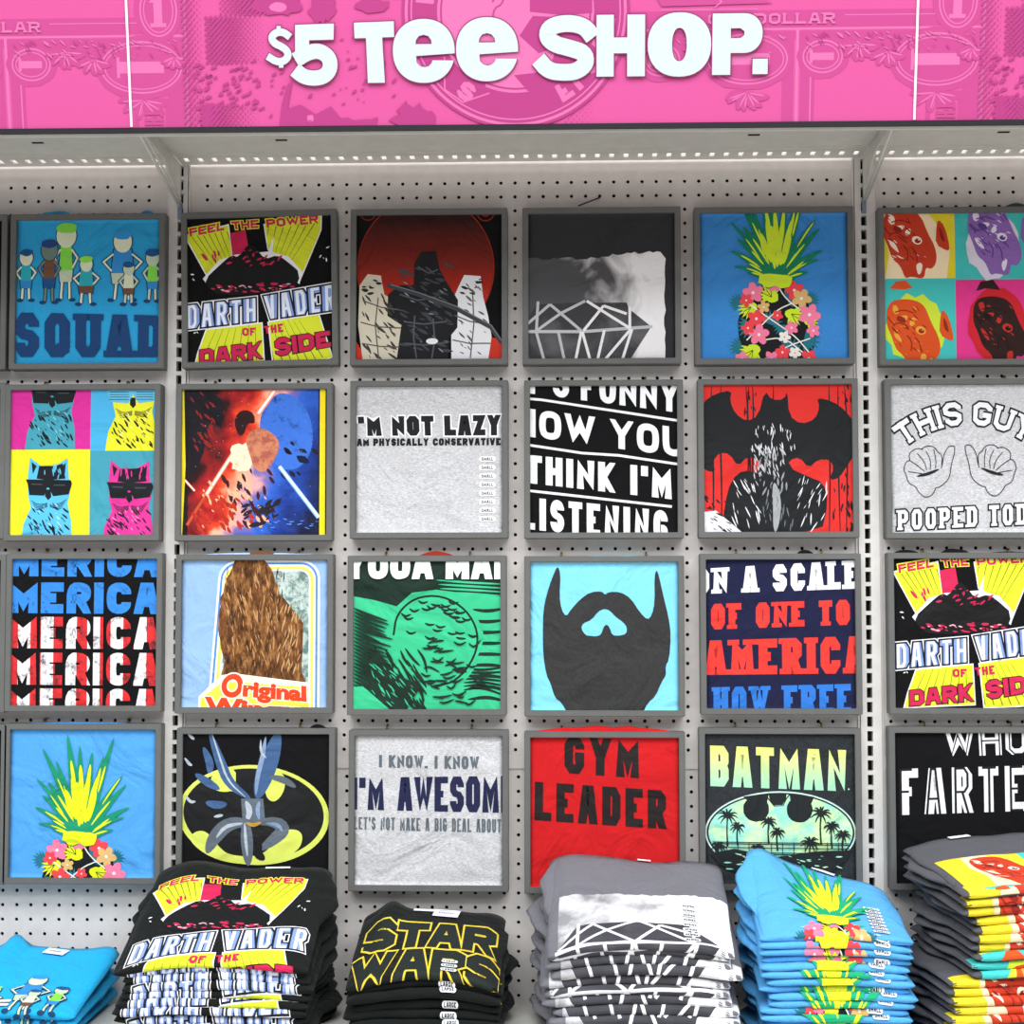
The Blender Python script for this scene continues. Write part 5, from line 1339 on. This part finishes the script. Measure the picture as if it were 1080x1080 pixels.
def stack(uL, uR, vb, vf, L, n, cloth, design, winf, what, group, w0=1.2, rz=0, droop=.3, tiltb=0, tiltf=0, humps=(), jit=.28, word=None, strip_u=.3, side=(0, 0), shear=0, seed=0, topdroop=None, sleeves=True, groups=None, tags=(), edge_mat=None, stripes_top=None):
    W = uR-uL; uc = (uL+uR)/2; rd = random.Random(seed)
    root_w = w0
    Hb, Hf = vb-V_SH, vf-V_SH
    for k in range(n):                      # k = 0 is the bottom shirt
        top = (k == n-1); i = n-1-k
        tb, tf = Hb/n, Hf/n
        f = (k+1)/n
        if top: tf *= .95
        dx = 0 if top else rd.uniform(-jit, jit)
        if groups: dx += groups(i)
        dl = 0 if top else rd.uniform(-.35, .12)
        T = Tee(W+(0 if top else rd.uniform(-.3, .25)), L+dl, tb*(k+.5), tf*(k+.5), tb*.98, tf*.97, droop*f, tiltb*f, tiltf*f, seed*10+(0 if False else k*.13)+k*0, humps if top else (), wr=.13*f, dx=dx)
        root = empty('folded_shirt', W3(uc, V_SH, root_w)); root.rotation_euler = (0, 0, math.radians(rz))
        tag(root, f'{what}, {ORD[i]}', 'folded shirt', group)
        body = T.mesh('shirt_body', cloth, root)
        if side[0]: T.sleeve(cloth, root, -1, rd.uniform(.02, .15), rd.uniform(.55, .85), side[0]*rd.uniform(.5, 1.1), k)
        if side[1]: T.sleeve(cloth, root, 1, rd.uniform(.02, .15), rd.uniform(.55, .85), side[1]*rd.uniform(.5, 1.1), k)
        win = winf(i, rd)
        Ltot = L+.9
        a = Art(win); design(a)
        y0c = 0 if top else (L-1.6)/Ltot
        a.build('print', body, lambda x, y: T.S((2*x-1)*.985, y*Ltot, .035)*IN, sub=24, suby=84, step=.0005, clip=(0, y0c, 1, (L-.05+tf*.8)/Ltot))
        if word and (top or word != 'MEDIUM'):
            ys = [0]
            a = Art((-30, -10, 30, 10)); size_strip(a, 0, [0], word)
            su = strip_u(k) if callable(strip_u) else strip_u+rd.uniform(-.04, .04)
            nn = 4 if top else 1
            Bx = 1.5/ (W/2)
            for j in range(8 if top and stripes_top is None else (stripes_top or 1) if top else 1):
                y_ = (L-.1 if not top else L-.6-j*.55)
                a.build('size_sticker', body, lambda x, y: T.S(su+(x-.5)*2*(1.3/W), y_+(y-.5)*(.46 if top else .5), .1)*IN, sub=4, step=.002)
        if top:
            for (tu, ta, tw, th, tr, ln) in tags: T.tagcard(root, tu, ta, tw, th, tr, ln)

def ub(px, py, w): return at(px, py, w)
# ---- stack geometry read at the back edge (w) and the front fold
BK = fabric('#141716')
def geo(bl, br, fm, w0, L):
    uL, v1_ = at(bl[0], bl[1], w0); uR, v2_ = at(br[0], br[1], w0); vf = at(fm[0], fm[1], w0+L)[1]
    return uL, uR, (v1_+v2_)/2, vf, (v2_-v1_)/2
# cyan
uL, uR, vb, vf, tl = geo((-48, 999), (128, 999), (20, 1062), 1.4, 11)
stack(uL, uR, vb, vf, 11, 3, fabric('#1fa6dc'), d_squad, lambda i, r: (0, -130+i*10, 560, -130+520+i*10), 'bright blue folded shirt with cartoon figures', 'bright blue folded shirts at the bottom left', w0=1.4, droop=.3, humps=((-.25, 1.0, .13), (.92, .3, .2)), word='L', strip_u=.12, seed=1, side=(0, .5), tags=((.28, 1.2, 1.5, 1.1, -.15, True),), stripes_top=2)
# yellow rays
uL, uR, vb, vf, tl = geo((166, 915), (352, 915), (225, 1008), 1.4, 11)
stack(uL, uR, vb, vf, 11, 10, BK, d_power, lambda i, r: (562, 0, 1083, 502) if i == 0 else (540+r.uniform(-12, 12), (y := -85+r.choice([0, 0, 10, 26, -20, 60])), 1100+r.uniform(-12, 12), y+510), 'black folded shirt with yellow and silver-blue print', 'black folded shirts with yellow rays', w0=1.4, droop=.6, tiltb=tl-.1, humps=((-.55, .45, .3), (.85, .35, .25)), jit=.35, seed=2, side=(.8, 1.3), tags=((.38, .45, 1.7, .22, 0, False),))
# outlined lettering
uL, uR, vb, vf, tl = geo((383, 962), (534, 958), (447, 1022), 1.6, 10)
stack(uL, uR, vb, vf, 10, 7, BK, d_star, lambda i, r: (118, -30, 662, 345) if i == 0 else (118, -30+r.uniform(20, 90), 662, 345+r.uniform(20, 90)), 'black folded shirt with yellow outlined lettering', 'black folded shirts with yellow outlined lettering', w0=1.6, droop=.9, humps=((-.6, .7, .18), (.9, .1, .2)), word='LARGE', strip_u=.32, seed=3, side=(.15, 1.1), tags=((.18, .9, 1.75, 1.2, -.12, True), (-.12, .35, 1.6, .4, -.05, False)), stripes_top=3)
# smoke and gem
uL, uR, vb, vf, tl = geo((578, 903), (762, 907), (664, 987), 1.4, 11)
CG = fabric('#6f6f76'); sm2 = smoke('#8a8a8e', '#f2f2f4', 'b', (1.2, .08))
def d_gem2(a): d_diamond(a, sm2, '#dcdce0', '#f2f2f4', '#3c3c42')
stack(uL, uR, vb, vf, 11, 11, CG, d_gem2, lambda i, r: (535, -20, 1020, 495) if i == 0 else (535+r.uniform(-20, 20), (y := r.uniform(-40, 90)), 1020, y+515), 'grey folded shirt with white smoke and gem facets', 'grey folded shirts with a gem print', w0=1.4, droop=.75, tiltb=tl, humps=((-.7, .35, .3), (.25, -.25, .3)), jit=.4, word='MEDIUM', strip_u=.52, seed=4, side=(1.6, .3), tags=((.1, .15, .9, .3, 0, False),))
# pineapples
uL, uR, vb, vf, tl = geo((786, 900), (934, 934), (885, 978), 1.3, 10.5)
stack(uL, uR, vb, vf, 10.5, 16, fabric('#57a8e2'), lambda a: d_pineapple(a, 0, 0, '#17a56f', '#e6e92a'), lambda i, r: (45, -20, 560, 372) if i == 0 else (45+r.uniform(-25, 25), (y := -52+r.uniform(-110, 40)), 560, y+392), 'light blue folded shirt with a pineapple print', 'light blue folded shirts with pineapples', w0=1.3, droop=.35, tiltb=tl*1.1, tiltf=-.1, humps=((-.8, .5, .25),), jit=.3, word='SMALL', strip_u=.56, seed=5, side=(1.3, .3), tags=((.1, .2, 1.6, .5, -.35, False),))
# dog squares
uL, uR, vb, vf, tl = geo((948, 887), (1132, 874), (1050, 925), 1.6, 11)
stack(uL, uR, vb, vf, 11, 19, fabric('#55555b'), lambda a: d_pugs(a, 55), lambda i, r: (585, -140, 1130, 330) if i == 0 else (585+r.uniform(-10, 14), (y := r.uniform(-330, -60)), 1130, y+470), 'grey folded shirt with a yellow, orange and turquoise print', 'grey folded shirts with coloured squares', w0=1.6, rz=9, droop=.3, tiltb=tl, humps=((-.9, -.15, .2),), jit=.14, seed=6, side=(1.3, 0), groups=lambda i: (0, .0)[0] if i < 4 else (.5 if i < 11 else -1.0), tags=((-.35, .4, 1.5, .5, .1, False),))

# ================================================================= camera and light
cam = bpy.data.cameras.new('camera'); cam.sensor_width = 36; cam.lens = FPX/1080*36
co = bpy.data.objects.new('camera', cam); COL.objects.link(co); co.location = W3(CAMX, CAMZ, CAMD)
co.matrix_world = Matrix.Translation(W3(CAMX, CAMZ, CAMD)) @ Matrix((RGT, UPV, -FWD)).transposed().to_4x4()
cam.clip_start = .05
bpy.context.scene.camera = co
def area(x, y, z, sx, sy, power, col=(1, 1, 1)):
    l = bpy.data.lights.new('ceiling_lamp', 'AREA'); l.shape = 'RECTANGLE'; l.size = sx; l.size_y = sy; l.energy = power; l.color = col
    o = bpy.data.objects.new('ceiling_lamp', l); COL.objects.link(o); o.location = (x, y, z); return o
area(.2, -.38, 4.3, 7, .5, 150, (1, .97, .93))
area(.2, -2.2, 4.3, 7, 1.3, 300, (.97, .985, 1))
area(.2, -4.2, 4.3, 7, 1.3, 260, (.97, .985, 1))
area(.2, -6.4, 4.3, 7, 1.3, 160, (.97, .985, 1))
wd_ = bpy.data.worlds.new('shop_light'); bpy.context.scene.world = wd_; wd_.use_nodes = True
bg = wd_.node_tree.nodes['Background']; bg.inputs['Color'].default_value = (.93, .96, 1, 1); bg.inputs['Strength'].default_value = .5
sc = bpy.context.scene
sc.view_settings.view_transform = 'Standard'; sc.view_settings.look = 'None'; sc.view_settings.gamma = 1; sc.view_settings.use_curve_mapping = False
sc.view_settings.exposure = -0.2
